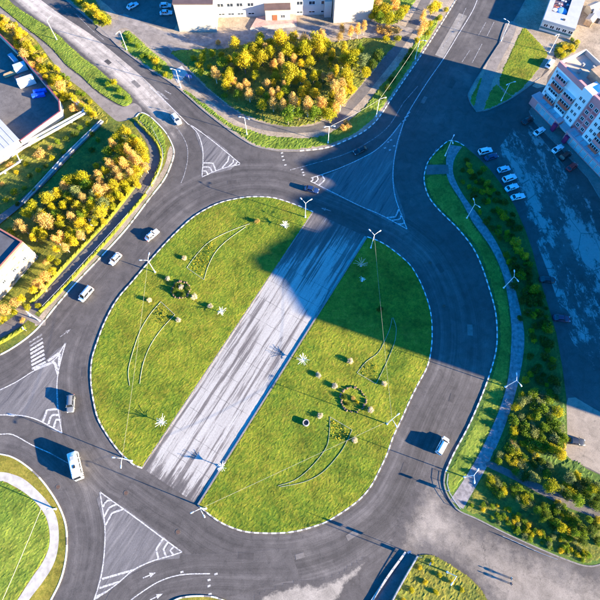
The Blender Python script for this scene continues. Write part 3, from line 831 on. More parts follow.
turf('weeds', tp([(486, 472), (510, 482), (535, 496), (560, 508), (590, 518), (660, 545), (620, 552), (588, 563), (568, 556), (540, 545), (508, 530), (478, 514), (466, 508)]), 0.172, 0.45, 0.065, M['grass_rough'], 'weedy yellow slope above the dusty side street', 'weeds', seed=15)
turf('weeds', tp([(568, 458), (600, 480), (660, 505), (660, 530), (600, 508), (566, 492), (548, 484)]), 0.172, 0.5, 0.18, M['grass_dark'], 'dark undergrowth south of the yard entrance', 'weeds', seed=16)
turf('grass', tp([(522, 29), (530, 33), (547, 53), (543, 62), (533, 77), (514, 95), (504, 90), (499, 80), (508, 58)]), 0.172, 0.45, 0.065, M['grass'], 'yellow green lawn triangle near the pink block', seed=17)
turf('grass', tp([(471, 98), (476, 86), (484, 73), (478, 92), (475, 106), (471, 104)], 2), 0.172, 0.45, 0.065, M['grass_green'], 'dark grass sliver at the road corner below the lawn triangle', seed=18)
turf('grass', tp([(484, 110), (490, 92), (497, 84), (503, 92), (512, 97), (500, 104)], 2), 0.172, 0.45, 0.065, M['grass_green'], 'shaded grass corner beside the car park entrance', seed=19)
turf('weeds', tp([(556, 44), (566, 42), (580, 45), (574, 52), (562, 60), (554, 54)], 2), 0.172, 0.5, 0.18, M['grass_gold'], 'yellow shrubby patch below the white roofed shop', 'weeds', seed=20)
turf('grass', smooth(GL(si)) + GL([(-60, 626), (-60, 480)]), 0.172, 0.45, 0.09, M['grass_green'], 'thick green lawn inside the park path', seed=21)
turf('weeds', s_pts, 0.17, 0.45, 0.14, M['grass_rough'], 'yellow green weeds on the southern corner', 'weeds', seed=22)
turf('weeds', tp([(0, 172), (24, 152), (46, 138), (84, 118), (98, 126), (70, 150), (46, 176), (20, 202), (0, 218), (-60, 260), (-60, 200)]), 0.172, 0.5, 0.18, M['grass_rough'], 'rough dark weeds between heating pipe and drain', 'weeds', seed=23)
turf('weeds', tp([(104, 126), (120, 124), (132, 126), (144, 142), (148, 156), (144, 170), (134, 186), (118, 206), (104, 222), (86, 240), (66, 262), (44, 286), (24, 304), (0, 318), (-50, 340), (-50, 310), (0, 300), (38, 258), (26, 240), (6, 222), (26, 204), (50, 180), (74, 154)]), 0.172, 0.45, 0.065, M['grass_rough'], 'yellowish undergrowth of the western grove', 'weeds', seed=24)

# --- low hedges along the walkway
def hedge(px, w, h, mat, label):
    p = resample(smooth(GL(px)), 0.5); ns = normals2(p)
    mb = MB(); K = 7
    prof = [(-1, 0), (-1.02, .45), (-.75, .88), (0, 1.05), (.75, .88), (1.02, .45), (1, 0)]
    for i, (q, n) in enumerate(zip(p, ns)):
        for a, z in prof:
            j = rng.uniform(.75, 1.25) if z else 1
            v = q + n * (a * w / 2 * j); mb.v.append((v.x, v.y, 0.15 + h * z * rng.uniform(.8, 1.2)))
    for i in range(len(p) - 1):
        for k in range(K - 1):
            a = i * K + k; mb.f.append((a, a + 1, a + K + 1, a + K)); mb.m.append(0)
    return tag(mb.build('hedge', mat), label, 'hedge', 'low hedges along the walkway')
M['hedge'] = m_grass('clipped_hedge', [(0.06, 0.08, 0.008), (0.12, 0.14, 0.012), (0.2, 0.2, 0.018), (0.28, 0.24, 0.03)], 9)
hedge([(136, 121), (147, 132), (155, 141), (160, 151), (161, 162), (157, 174), (151, 187)], 0.8, 0.7, M['hedge'], 'curved low hedge between walkway and green wedge')
hedge([(146, 195), (128, 216), (110, 238), (88, 262), (67, 285), (50, 303), (40, 312)], 0.9, 0.7, M['hedge'], 'long straight hedge between walkway and footway')
hedge([(137, 184), (124, 201), (108, 221), (90, 240), (72, 259), (54, 279), (40, 295), (31, 303)], 0.9, 0.8, M['hedge'], 'long straight hedge on the grove side of the walkway')
hedge([(26, 327), (14, 335), (0, 343), (-30, 357)], 1.1, 0.6, M['hedge'], 'short hedge below the walkway crossing')

# ---------------------------------------------------------------- painted markings
ZM = 0.027
def mark(name, lines=(), polys=(), w=0.27, mat=None, z=ZM, sm=True):
    mb = MB()
    for ln in lines:
        ww = w
        if isinstance(ln, tuple) and isinstance(ln[0], list): ln, ww = ln
        g = GL(ln)
        if sm and len(g) > 2: g = smooth(g, 5)
        mb.strip(resample(g, 1.0), ww, z)
    for p in polys:
        mb.poly(GL(p), z + 0.002)
    # strips wind either way: turn all faces up
    for i, f in enumerate(mb.f):
        a, b, c = (Vector(mb.v[k]) for k in f[:3])
        if (b - a).cross(c - a).z < 0: mb.f[i] = f[::-1]
    return structure(name, mb, mat or M['marking'])
# lift overlapping chevrons a little above their outline
def chev(name, lines, w=0.42): return mark(name, lines, w=w, z=ZM + 0.003, sm=False)
mark('road_marking_outline', [[(150, 87), (162, 98), (175, 111), (188, 124)], [(188, 124), (196, 128.5), (214, 142), (240, 163.5)], [(190, 125), (198, 134), (202.5, 148), (203, 162), (202, 176)]])
mark('road_marking_outline', [[(202, 177), (217, 170.5), (228, 167), (240, 164.5)]], z=ZM + 0.006)
chev('road_marking_chevrons', [[(203.5, 163), (213, 163), (216, 171)], [(203.2, 167), (210, 167), (212.5, 172.5)], [(203, 171), (206.5, 171), (208, 175)], [(229, 156), (228, 161), (222, 168)], [(233.5, 159.5), (233, 163), (228.5, 166.5)], [(237, 162), (236.5, 163.8), (234, 165)]])
mark('road_marking_outline', [[(478, -2), (472, 12), (458, 35), (444, 58), (426, 84), (408, 113), (403.5, 123), (397, 144), (393.6, 164), (393, 180), (395, 196), (399.5, 210), (407, 229)], [(401, 123), (390, 137), (376, 150), (360, 159), (340, 168), (322, 174.5), (311, 178)]])
mark('road_marking_outline', [[(311, 181.5), (330, 191), (360, 206), (380, 214.5), (407, 229)]], z=ZM + 0.006)
chev('road_marking_chevrons', [[(387, 217.5), (395.5, 217), (398.7, 209.5)], [(392, 220.5), (400, 219.3), (401.6, 214)], [(398, 224), (404.2, 224), (404, 220)], [(322, 175), (325, 180), (319, 185.3)], [(317, 176.2), (318.7, 180), (314, 183)], [(312.5, 177.6), (313, 180), (310.5, 181.6)], [(402.4, 121.5), (406, 119.6)], [(404.5, 118), (408.5, 115.6)], [(407, 114.6), (410, 112)]])
mark('road_marking_outline', [[(66, 342), (61.5, 358), (57.8, 375), (57, 392), (58.2, 410), (62, 433)], [(66, 342), (60, 352), (55, 359.5), (45, 365.5), (32, 372), (17, 381.5), (0, 390), (-20, 399)]])
mark('road_marking_outline', [[(-20, 415), (0, 415), (12, 415), (26, 416.3), (40, 421), (62, 433)]], z=ZM + 0.006)
chev('road_marking_chevrons', [([(34, 370), (54.5, 361.5), (58, 374)], 0.7), ([(48, 361), (59.5, 352.5), (59, 366)], 0.7), [(43, 421.8), (47, 410), (58, 409)], [(48.5, 424), (51.2, 415), (59.5, 415)], [(54, 427.5), (55.6, 419.5), (60.5, 420)]], 0.55)
mark('road_marking_arrow', [], [[(4, 415.2), (14, 416.5), (16, 414.6), (9, 413.2)]], z=ZM + 0.009)
mark('zebra_crossing', [[(31.8 - .35 * i, 369 - 3.75 * i), (45.6 - .5 * i, 362.0 - 3.95 * i)] for i in range(6)], w=0.62, z=ZM + 0.004, sm=False)
mark('zebra_crossing_worn', [[(31.8 - .35 * i, 369 - 3.75 * i), (45.6 - .5 * i, 362.0 - 3.95 * i)] for i in (6, 7)], w=0.5, mat=M['faint'], z=ZM + 0.004, sm=False)
mark('road_marking_outline', [[(100, 492), (120, 506.5), (140, 521), (162, 537.5), (182, 552)], [(100, 492), (102.5, 508), (105, 528), (104.5, 550), (102, 572), (98, 588), (92, 606)]])
mark('road_marking_outline', [[(182, 552), (170, 556), (154, 560.5), (134, 569.5), (120, 581.5), (108, 590.5), (94, 600)]], z=ZM + 0.006)
chev('road_marking_chevrons', [[(163.2, 538.6), (156, 549), (158.5, 558.5)], [(168, 542.3), (163.5, 549), (166, 557)], [(174, 546.5), (170, 550.3), (173.5, 554.6)], [(111, 500), (106, 501), (103, 507)], [(117, 504.3), (109.5, 507), (104, 517)], [(123.5, 509), (112, 513), (105.6, 525)], [(102, 579), (134, 569.8)], [(99.2, 588), (119.5, 581.8)], [(95.5, 597), (107.5, 591.2)]])
def arrow(ax, ay, bx, by, mat='marking'):
    a, b = G(ax, ay), G(bx, by); d = (b - a).normalized(); n = Vector((-d.y, d.x, 0)); L = (b - a).length
    mb = MB(); h = L - 1.5
    pts = [a + n * .12, a + d * h + n * .12, a + d * h + n * .5, b, a + d * h - n * .5, a + d * h - n * .12, a - n * .12]
    mb.poly(list(reversed(pts)), ZM)
    structure('road_marking_arrow', mb, M[mat])
arrow(143, 578, 156, 572.5); arrow(150, 600, 163, 593.5); arrow(60, 337, 71, 329, 'faint'); arrow(331, 211, 321, 208, 'faint')
mark('lane_line', [[(131, 600), (142, 592), (158, 582), (174, 576.2), (190, 574), (210, 573.7)], [(-10, 434), (0, 434.2), (10, 434), (18, 437), (32, 445), (50, 453)]], w=0.24)
mark('lane_line', [[(50, 453), (68, 463)], [(168, 118), (180, 132), (187, 146), (187.5, 160), (184.5, 174), (181, 183)]], w=0.22, mat=M['faint'])
mark('lane_line', [[(240, 139.5), (290, 170), (312, 164), (350, 152), (385, 130), (404, 102)][1:], [(404, 102), (418, 86)], [(441, 50), (458, 24), (466, 8)], [(472, 63), (482, 44)], [(487, 36), (494, 22)]], w=0.24, mat=M['faint'])
mark('lane_line', [[(76, 14), (92, 30), (104, 40)], [(116, 60), (130, 72)], [(150, 86), (140, 76)], [(462, 62), (470, 50)], [(478, 36), (486, 22)]], w=0.2, mat=M['faint'])
mb = MB()
for x, y in [(282, 153), (282.6, 156.5), (283.6, 160), (285.4, 165), (302, 169.5), (303, 172.5), (304, 175), (388, 142), (391, 140), (385, 148), (390, 150), (394, 146), (182, 572), (209, 580), (209, 586), (210, 594), (216, 574)]:
    p = G(x, y); mb.box((p.x, p.y, ZM + 0.001), (0.75, 0.4, 0.006), rz=0.3)
structure('road_marking_dashes', mb, M['marking'])
mb = MB()
for x, y in [(157, 91), (159.5, 93.5), (162, 96), (164.5, 90.5)]:
    p = G(x, y); mb.strip([p, p + Vector((2.4, -1.6, 0))], 0.35, ZM)
for i, f in enumerate(mb.f):
    mb.f[i] = f[::-1]
structure('road_marking_bars', mb, M['faint'])

# square repairs cut into the carriageway
for k, (x, y, tx, ty, l, w_) in enumerate([(112, 405, 108, 385, 3.2, 1.5), (84, 372, 86, 352, 2.6, 1.3), (246, 556, 262, 557, 3.8, 1.6), (352, 535, 362, 529, 3.0, 1.4), (404, 470, 411, 452, 3.6, 1.5), (452, 398, 458, 380, 2.4, 1.3), (470, 330, 470, 312, 3.4, 1.6), (232, 182, 246, 181, 3.0, 1.4), (150, 214, 162, 200, 2.8, 1.4), (136, 84, 146, 94, 4.0, 1.5), (108, 62, 118, 71, 2.6, 1.6), (204, 134, 214, 141, 2.5, 1.2), (300, 556, 316, 552, 2.2, 1.2), (440, 268, 450, 284, 3.0, 1.5), (66, 470, 74, 484, 2.4, 1.3), (424, 100, 434, 84, 3.4, 1.4), (452, 84, 462, 68, 4.2, 1.8)]):
    a, b = G(x, y), G(tx, ty); d = b - a
    mb = MB(); c_, s_ = math.cos(math.atan2(d.y, d.x)), math.sin(math.atan2(d.y, d.x))
    pts = [Vector((a.x + u * c_ - v * s_, a.y + u * s_ + v * c_, 0)) for u, v in ((-l / 2, -w_ / 2), (l / 2, -w_ / 2 + .1), (l / 2 - .1, w_ / 2), (-l / 2 + .05, w_ / 2 - .08))]
    mb.poly(pts, 0.0242)
    structure('road_patch', mb, M['patch_dark'] if k % 3 else M['patch_pale'])

# ================================================================ buildings
def window(parent, P0, U, N, u0, z0, w, h, frame=None, glass=None):
    """window as a part: frame with a recess and a pane"""
    f = frame or M['white_metal']
    O = Vector(P0) + U * u0 + Vector((0, 0, z0))
    mb = MB(); t = 0.12
    up = Vector((0, 0, 1))
    def bx(a, b, c, d, n0, n1):
        v = []
        for nn in (n0, n1):
            for (x, y) in ((a, c), (b, c), (b, d), (a, d)):
                v.append(O + U * x + up * y + N * nn)
        i = len(mb.v); mb.v += [tuple(q) for q in v]
        for q in ((0, 3, 2, 1), (4, 5, 6, 7), (0, 1, 5, 4), (1, 2, 6, 5), (2, 3, 7, 6), (3, 0, 4, 7)):
            mb.f.append(tuple(i + k for k in q)); mb.m.append(0)
    bx(0, w, 0, t, -0.02, .07); bx(0, w, h - t, h, -0.02, .07); bx(0, t, t, h - t, -0.02, .07); bx(w - t, w, t, h - t, -0.02, .07)
    bx(w / 2 - .05, w / 2 + .05, t, h - t, -0.02, .055)
    o = mb.build('window', f, parent)
    pb = MB(); pb.face([O + U * t + up * t + N * .02, O + U * (w - t) + up * t + N * .02, O + U * (w - t) + up * (h - t) + N * .02, O + U * t + up * (h - t) + N * .02])
    pb.build('pane', glass or M['glass'], o)
    return o
def obox(mb, P0, U, N, u0, u1, n0, n1, z0, z1, mi=0):
    """box in a wall's own frame (u along, n outward)"""
    P0 = Vector(P0); v = []
    for z in (z0, z1):
        for u, n in ((u0, n0), (u1, n0), (u1, n1), (u0, n1)):
            v.append(P0 + U * u + N * n + Vector((0, 0, z)))
    i = len(mb.v); mb.v += [tuple(q) for q in v]
    for q in ((0, 3, 2, 1), (4, 5, 6, 7), (0, 1, 5, 4), (1, 2, 6, 5), (2, 3, 7, 6), (3, 0, 4, 7)):
        mb.f.append(tuple(i + k for k in q)); mb.m.append(mi)
    return mb
UPV = Vector((0, 0, 1))
M['b_white'] = m_plain('white_render', (0.52, 0.49, 0.45), 0.85, 0.10, 0.25)
M['b_block'] = m_plain('shade_lifted_white', (0.86, 0.83, 0.80), 0.85, 0.06, 0.25)  # white lifted in the colour to offset the shade on this block
M['b_pink'] = m_plain('pink_render', (0.82, 0.27, 0.26), 0.85, 0.1, 0.3)
M['b_pinkdk'] = m_plain('dark_pink_panel', (0.58, 0.14, 0.15), 0.85, 0.12, 0.4)
M['b_red'] = m_plain('brick_red_panel', (0.68, 0.13, 0.08), 0.85, 0.12, 0.4)
M['b_cream'] = m_plain('cream_render', (0.50, 0.44, 0.36), 0.9, 0.08, 0.25)
M['b_teal'] = m_plain('shop_glass', (0.26, 0.44, 0.48), 0.15, 0.25, 0.5, spec=0.6)
M['b_magenta'] = m_plain('magenta_porch', (0.28, 0.02, 0.09), 0.7, 0.1, 0.6)
M['roof_tan'] = m_plain('tan_roofing', (0.44, 0.36, 0.28), 0.95, 0.25, 0.35, bump=0.3)
M['roof_dark'] = m_plain('dark_roofing', (0.08, 0.08, 0.09), 0.9, 0.25, 0.4, bump=0.3)
M['roof_white'] = m_plain('white_sheet_roof', (0.40, 0.40, 0.41), 0.55, 0.08, 0.4)
M['brick'] = m_plain('weathered_brick', (0.36, 0.25, 0.16), 0.95, 0.3, 0.8, bump=0.4)
M['roof_school'] = m_plain('dull_maroon_roof', (0.10, 0.065, 0.065), 0.85, 0.2, 0.5)
M['b_grey'] = m_plain('grey_panel_wall', (0.42, 0.41, 0.40), 0.9, 0.1, 0.3)

# --- pink and white apartment block with a shop plinth
PA = G(537, 101); PB = G(600, 166)
BU = (PB - PA).normalized(); BN = Vector((BU.y, -BU.x, 0))
if BN.x > 0: BN = -BN
BL, BD, BH = 46.0, 10.6, 16.6
blk = thing('apartment_block', 'pink and white apartment block with balconies above a row of shops', 'building', PA)
def bp(name, fn, mat):
    mb = MB(); fn(mb); o = mb.build(name, mat, blk); return o
O0 = Vector((0, 0, 0))
cols = [(0, 11.9, 'b_block'), (11.9, 15.6, 'b_block'), (15.6, 20.6, 'b_pink'), (20.6, 32.2, 'b_block'), (32.2, 37.2, 'b_pink'), (37.2, BL, 'b_block')]
for k, (u0, u1, mt) in enumerate(cols):
    pr = [0, 0.9, 0.15, 0.9, 0.15, 0][k]
    bp('wall', lambda mb: obox(mb, O0, BU, BN, u0 + (.002 if k else 0), u1, -BD, pr, 0, BH - 1.7 + (1.9 if k in (1,) else 0)), M[mt])
# pink parapet attic over the flanking bays
for u0, u1 in ((0, 11.9), (15.6, 20.6), (20.6, 32.2), (32.2, BL)):
    m_ = M['b_pink']
    bp('parapet', lambda mb: (obox(mb, O0, BU, BN, u0 + .02, u1 - .02, -0.4, 0.35, BH - 1.69, BH + .15), obox(mb, O0, BU, BN, u0 + .02, u1 - .02, -1.5, -0.41, BH - 1.69, BH - .9)), m_)
bp('parapet', lambda mb: (obox(mb, O0, BU, BN, 0.0, 0.45, -BD, -0.42, BH - 1.69, BH + .1), obox(mb, O0, BU, BN, 0.46, BL, -BD, -BD + .4, BH - 1.69, BH + .1)), M['b_cream'])
bp('roof', lambda mb: obox(mb, O0, BU, BN, 0.46, BL, -BD + .42, -1.52, BH - 1.68, BH - 1.25), M['roof_tan'])
rt = bp('roof_housing', lambda mb: (obox(mb, O0, BU, BN, 8.5, 13.5, -7.4, -4.0, BH - 1.24, BH + 1.6), obox(mb, O0, BU, BN, 8.3, 13.7, -7.6, -3.8, BH + 1.6, BH + 1.85)), M['brick'])
bp('roof_housing', lambda mb: (obox(mb, O0, BU, BN, 17, 24, -8.6, -4.6, BH - 1.24, BH + 1.2), obox(mb, O0, BU, BN, 16.8, 24.2, -8.8, -4.4, BH + 1.2, BH + 1.4)), M['brick'])
for u_, n_ in ((4, -6), (5.4, -3.4), (15.4, -7.6), (27, -5), (29, -7.5), (6.5, -8)):
    bp('vent', lambda mb: obox(mb, O0, BU, BN, u_, u_ + .8, n_, n_ + .6, BH - 1.24, BH + .1), M['concrete'])
# shop plinth
bp('shop_plinth', lambda mb: (obox(mb, O0, BU, BN, -0.6, 12.6, 0.02, 3.2, 0, 3.3), obox(mb, O0, BU, BN, 16.6, BL, 0.02, 3.2, 0, 3.3)), M['b_pink'])
bp('shop_canopy', lambda mb: (obox(mb, O0, BU, BN, -0.9, 12.7, 0.03, 3.5, 3.31, 3.62), obox(mb, O0, BU, BN, 16.5, BL, 0.03, 3.5, 3.31, 3.62)), m_plain('lilac_canopy', (0.70, 0.36, 0.38), 0.8, 0.1, 0.5))
for i, u0 in enumerate([2.4, 4.6, 6.8, 9.0] + [17.6 + 2.3 * k for k in range(11)]):
    w_ = bp('shop_window', lambda mb: obox(mb, O0, BU, BN, u0, u0 + 2.0, 3.21, 3.3, 0.5, 2.9), M['white_metal'])
    mb = MB(); obox(mb, O0, BU, BN, u0 + .1, u0 + 1.9, 3.31, 3.33, 0.6, 2.8); mb.build('pane', M['b_teal'], w_)
    bp('skylight', lambda mb: obox(mb, O0, BU, BN, u0, u0 + 1.95, 0.9, 2.9, 3.63, 3.72), M['b_teal'])
for u0 in (11.3, 17.0):
    bp('porch', lambda mb: (obox(mb, O0, BU, BN, u0 + .4, u0 + 1.7, 3.52, 4.4, 0, 2.7), obox(mb, O0, BU, BN, u0 + .3, u0 + 1.8, 3.52, 4.5, 2.7, 2.85)), M['b_magenta'])
bp('entrance_canopy', lambda mb: obox(mb, O0, BU, BN, 13.3, 16.4, 0.95, 3.4, 2.9, 3.15), M['grey_metal'])
# windows and balconies, floor by floor
for fl in range(4):
    z = 4.3 + fl * 2.75
    for u0 in (12.5, 13.9):
        window(blk, O0 + BN * .9, BU, BN, u0, z, 1.0, 1.4)
    for u0 in (16.3, 18.5):
        window(blk, O0 + BN * .15, BU, BN, u0, z + .1, 1.3, 1.4)
        bp('panel', lambda mb: obox(mb, O0, BU, BN, u0 - .2, u0 + 1.5, .16, .22, z - .95, z - .1), M['b_pinkdk'])
    for u0 in (32.9, 35.1):
        window(blk, O0 + BN * .15, BU, BN, u0, z + .1, 1.3, 1.4)
    for u0 in (21.4, 23.0, 28.6, 30.3):
        window(blk, O0 + BN * .9, BU, BN, u0, z, 1.1, 1.4)
    for u0 in (38.2, 40.4, 42.6):
        window(blk, O0, BU, BN, u0, z, 1.4, 1.4)
    for bi, (u0, u1) in enumerate(((1.8, 6.0), (7.2, 11.3), (24.6, 28.2))):
        n0 = 0.0 if u0 < 20 else 0.9
        if fl == 3 and bi == 1: continue
        col = ['b_red', 'b_block', 'b_red', 'b_pink'][(fl + bi) % 4]
        b = bp('balcony', lambda mb: (obox(mb, O0, BU, BN, u0, u1, n0 + .003, n0 + 1.15, z - .75, z - .6), obox(mb, O0, BU, BN, u0, u1, n0 + 1.05, n0 + 1.16, z - .59, z + .4), obox(mb, O0, BU, BN, u0, u0 + .1, n0 + .003, n0 + 1.04, z - .59, z + .4), obox(mb, O0, BU, BN, u1 - .1, u1, n0 + .003, n0 + 1.04, z - .59, z + .4)), M[col])
        for q in range(4):
            gw = (u1 - u0) / 4
            mb = MB(); obox(mb, O0, BU, BN, u0 + q * gw + .12, u0 + (q + 1) * gw - .12, n0 + 1.06, n0 + 1.12, z + .46, z + 1.35); mb.build('pane', M['glass'], b)
        mb = MB(); obox(mb, O0, BU, BN, u0, u1, n0 + .003, n0 + 1.15, z + 1.4, z + 1.52)
        for q in range(5):
            uu = u0 + q * (u1 - u0 - .12) / 4
            obox(mb, O0, BU, BN, uu, uu + .12, n0 + 1.03, n0 + 1.14, z + .41, z + 1.39)
        mb.build('balcony_frame', M['white_metal'], b)
    window(blk, O0, BU, BN, 0.5, z + .3, 0.7, 1.0)
# taller blocks further along the same street front, beyond the right edge of the frame
def slab_block(u0, u1, h, label, mat):
    p = PA + BU * u0
    t = thing('apartment_tower', label, 'building', p)
    L = u1 - u0
    mb = MB(); obox(mb, O0, BU, BN, 0, L, -10, 0, 0, h); mb.build('wall', mat, t)
    mb = MB(); obox(mb, O0, BU, BN, .3, L - .3, -9.7, -.3, h + .002, h + .15); mb.build('roof', M['roof_tan'], t)
    mb = MB(); obox(mb, O0, BU, BN, L * .4, L * .6, -7, -3, h + .16, h + 3.0); mb.build('roof_housing', M['brick'], t)
    for fl in range(int(h / 3) - 1):
        for k in range(int(L / 4.5)):
            obj_ = window(t, O0, BU, BN, 1.2 + k * 4.5, 1.2 + fl * 3, 1.8, 1.5)
    return t
slab_block(47, 60, 23.0, 'grey panel block standing next beyond the pink apartment block', M['b_grey'])
slab_block(60.5, 75, 26.3, 'cream panel tower beyond the grey panel block', M['b_cream'])
slab_block(75.5, 97, 29.3, 'pale tower in the middle of the street front', M['b_white'])
slab_block(97.5, 118, 32.6, 'grey tower next after the pale middle tower', M['b_grey'])
slab_block(118.5, 131, 35.5, 'white tower beside the tallest tower', M['b_white'])
slab_block(131.5, 157, 40.6, 'tallest tower at the far end of the street front', M['b_cream'])

# --- shop with white parapet roof and painted roof deck
SA, SB = G(538.5, 30), G(569, 39)
SU = (SB - SA).normalized(); SN = Vector((SU.y, -SU.x, 0))
if SN.y > 0: SN = -SN
SL = (SB - SA).length; SD = 22.0; SHh = 3.6
sh = thing('flat_roofed_shop', 'white flat roofed shop with coloured discs on its sunken roof deck', 'building', SA)
def sp(name, fn, mat): mb = MB(); fn(mb); return mb.build(name, mat, sh)
sp('wall', lambda mb: obox(mb, O0, SU, SN, 0, SL, -SD, 0, 0, SHh), M['b_white'])
sp('fascia', lambda mb: obox(mb, O0, SU, SN, 0, SL, 0.01, 0.25, 1.1, 1.7), m_plain('teal_fascia', (0.05, 0.13, 0.15), 0.6, 0.15, 0.6))
for k in range(5):
    window(sh, O0, SU, SN, .8 + k * 2.25, 1.8, 1.6, 1.3)
# rim: broad white border round a sunken deck
sp('roof_rim', lambda mb: (obox(mb, O0, SU, SN, -.2, SL + .2, -5.2, .3, SHh + .002, SHh + .9), obox(mb, O0, SU, SN, -.2, 1.6, -SD, -5.22, SHh + .002, SHh + .9), obox(mb, O0, SU, SN, SL - 4.2, SL + .2, -SD, -5.22, SHh + .002, SHh + .9)), M['roof_white'])
sp('roof_deck', lambda mb: obox(mb, O0, SU, SN, 1.62, SL - 4.22, -SD + .02, -5.24, SHh + .004, SHh + .3), m_plain('plum_roof_deck', (0.10, 0.075, 0.10), 0.9, 0.35, 1.2))
sp('hatch', lambda mb: obox(mb, O0, SU, SN, SL - 5.0, SL - 4.2, -2.9, -2.1, SHh + .902, SHh + 1.1), M['dark_metal'])
def disc(name, u, n, r, mat, z=SHh + .31, h=.22):
    c = SU * u + SN * n
    mb = MB(); mb.lathe([(0.001, z + h), (r * .55, z + h * .95), (r * .92, z + h * .6), (r, z)], (c.x, c.y, 0), 22)
    mb.build(name, mat, sh, True)
disc('roof_disc', 5.0, -7.6, 2.0, m_plain('pale_blue_disc', (0.16, 0.34, 0.55), 0.6, 0.1, 0.6))
disc('roof_disc', 2.7, -7.2, 0.95, m_plain('white_disc', (0.7, 0.68, 0.66), 0.6, 0.1, 0.6))
disc('roof_disc', 2.9, -9.4, 1.05, m_plain('coral_disc', (0.55, 0.16, 0.10), 0.6, 0.1, 0.6))
for k in range(14):
    u_, n_ = rng.uniform(2.4, SL - 4.8), rng.uniform(-17, -9.5)
    sp('roof_box', lambda mb: obox(mb, O0, SU, SN, u_, u_ + rng.uniform(.4, 1.1), n_, n_ + rng.uniform(.4, 1.0), SHh + .302, SHh + .45 + rng.uniform(0, .3)), M[rng.choice(['b_pink', 'roof_white', 'dark_metal', 'concrete', 'roof_white'])])
# tall block beyond the top right corner whose shade reaches the north east road
q0 = G(640, -40)
tb = thing('apartment_tower', 'tall panel block off behind the white roofed shop', 'building', q0)
mb = MB(); obox(mb, O0, BU, BN, -10, 22, -12, 0, 0, 28.5); mb.build('wall', M['b_grey'], tb)
mb = MB(); obox(mb, O0, BU, BN, -9.7, 21.7, -11.7, -.3, 28.502, 28.7); mb.build('roof', M['roof_tan'], tb)
# sheds between the shop and the pink block
def shed(px, py, lx, ly, h, rz, wall, roof, label, name='shed'):
    t = thing(name, label, 'shed', G(px, py), rz)
    mb = MB(); mb.box((0, 0, h / 2), (lx, ly, h)); mb.build('wall', wall, t)
    mb = MB(); e = .3; zr = h + .9
    a = [(-lx / 2 - e, -ly / 2 - e, h - .05), (lx / 2 + e, -ly / 2 - e, h - .05), (lx / 2 + e, ly / 2 + e, h - .05), (-lx / 2 - e, ly / 2 + e, h - .05)]
    r0, r1 = (-lx / 2 - e, 0, zr), (lx / 2 + e, 0, zr)
    mb.face([a[0], a[1], r1, r0]); mb.face([a[2], a[3], r0, r1]); mb.face([a[1], a[2], r1]); mb.face([a[3], a[0], r0]); mb.face(a[::-1])
    mb.build('roof', roof, t)
    mb = MB(); mb.box((0, -ly / 2 - .04, 1.0), (1.0, .08, 2.0)); mb.build('door', M['dark_metal'], t)
    return t
for px, py, a, b, rz, mt, lb in [(590, 12, 4, 3, .5, 'b_cream', 'small cream shed beside the white roofed shop'), (588, 24, 3.2, 2.6, .9, 'brick', 'brown shed on the sandy yard right of the shop'), (597, 20, 5, 4, -.4, 'concrete', 'grey shed at the right frame edge near the shop')]:
    shed(px, py, a, b, 2.4, rz, M[mt], M['roof_tan'] if mt != 'concrete' else M['roof_white'], lb)

# --- school
NWALL = M['b_cream']
def wall_frame(a, b):
    a, b = G(*a), G(*b)
    u = (b - a).normalized(); n = Vector((u.y, -u.x, 0))
    if n.y > 0: n = -n
    return a, u, n, (b - a).length
sa, su, sn, slen = wall_frame((215, 18), (372, 13.5))
sc_ = thing('school', 'long cream school with two projecting wings and pink entrance terrace', 'building', sa)
def scp(name, fn, mat): mb = MB(); fn(mb); return mb.build(name, mat, sc_)
scp('wall', lambda mb: obox(mb, O0, su, sn, -2, slen, -12, 0, 0, 10.5), M['b_white'])
scp('roof', lambda mb: obox(mb, O0, su, sn, -2.3, slen, -12.3, .3, 10.5, 10.9), M['roof_school'])
def wing(a, b, depth, h, label):
    A, U, N, L = wall_frame(a, b)
    A = A - sa
    scp('wing_wall', lambda mb: obox(mb, A, U, N, 0, L, -depth, 0, 0, h), M['b_cream'])
    scp('wing_roof', lambda mb: obox(mb, A, U, N, -.25, L + .25, -depth, .25, h + .002, h + .4), M['roof_school'])
    scp('plinth', lambda mb: obox(mb, A, U, N, -.05, L + .05, .01, .08, 0, .7), M['concrete'])
    return A, U, N, L
wing((180, 32), (217, 32), 20, 11.0, '')
wing((333.5, 23.5), (371, 20.5), 18, 11.5, '')
# the visible facade: window rows (two storeys show), entrance, bay
for x0 in [1.5, 5.0, 8.5, 12.5] + [30.5, 35.0, 39.5, 44.0]:
    if x0 + 2 > slen: continue
    for z in (1.0, 4.3, 7.4):
        window(sc_, O0, su, sn, x0, z, 2.4, 1.5 if z > 2 else 0.9)
        scp('sill', lambda mb: obox(mb, O0, su, sn, x0 - .1, x0 + 2.5, .01, .16, z - .12, z - .02), M['roof_white'])
ex = 19.0
scp('entrance_block', lambda mb: obox(mb, O0, su, sn, ex, ex + 9, .01, 3.0, 0, 5.0), M['b_cream'])
scp('entrance_roof', lambda mb: obox(mb, O0, su, sn, ex - .3, ex + 9.3, .02, 3.4, 5.002, 5.35), M['roof_school'])
d_ = scp('door', lambda mb: obox(mb, O0, su, sn, ex + 2.5, ex + 4.3, 3.01, 3.08, .5, 2.9), m_plain('brown_door', (0.22, 0.08, 0.04), 0.7, 0.15, 1))
window(sc_, O0 + sn * 3.0, su, sn, ex + 5.6, 1.6, 1.6, 1.4)
scp('bay', lambda mb: obox(mb, O0, su, sn, 40.8, 43.4, .01, 1.6, 0, 6.5), M['b_white'])
ta = [(251, 29), (297, 24.5), (296, 15), (274, 15.5), (257, 19)]
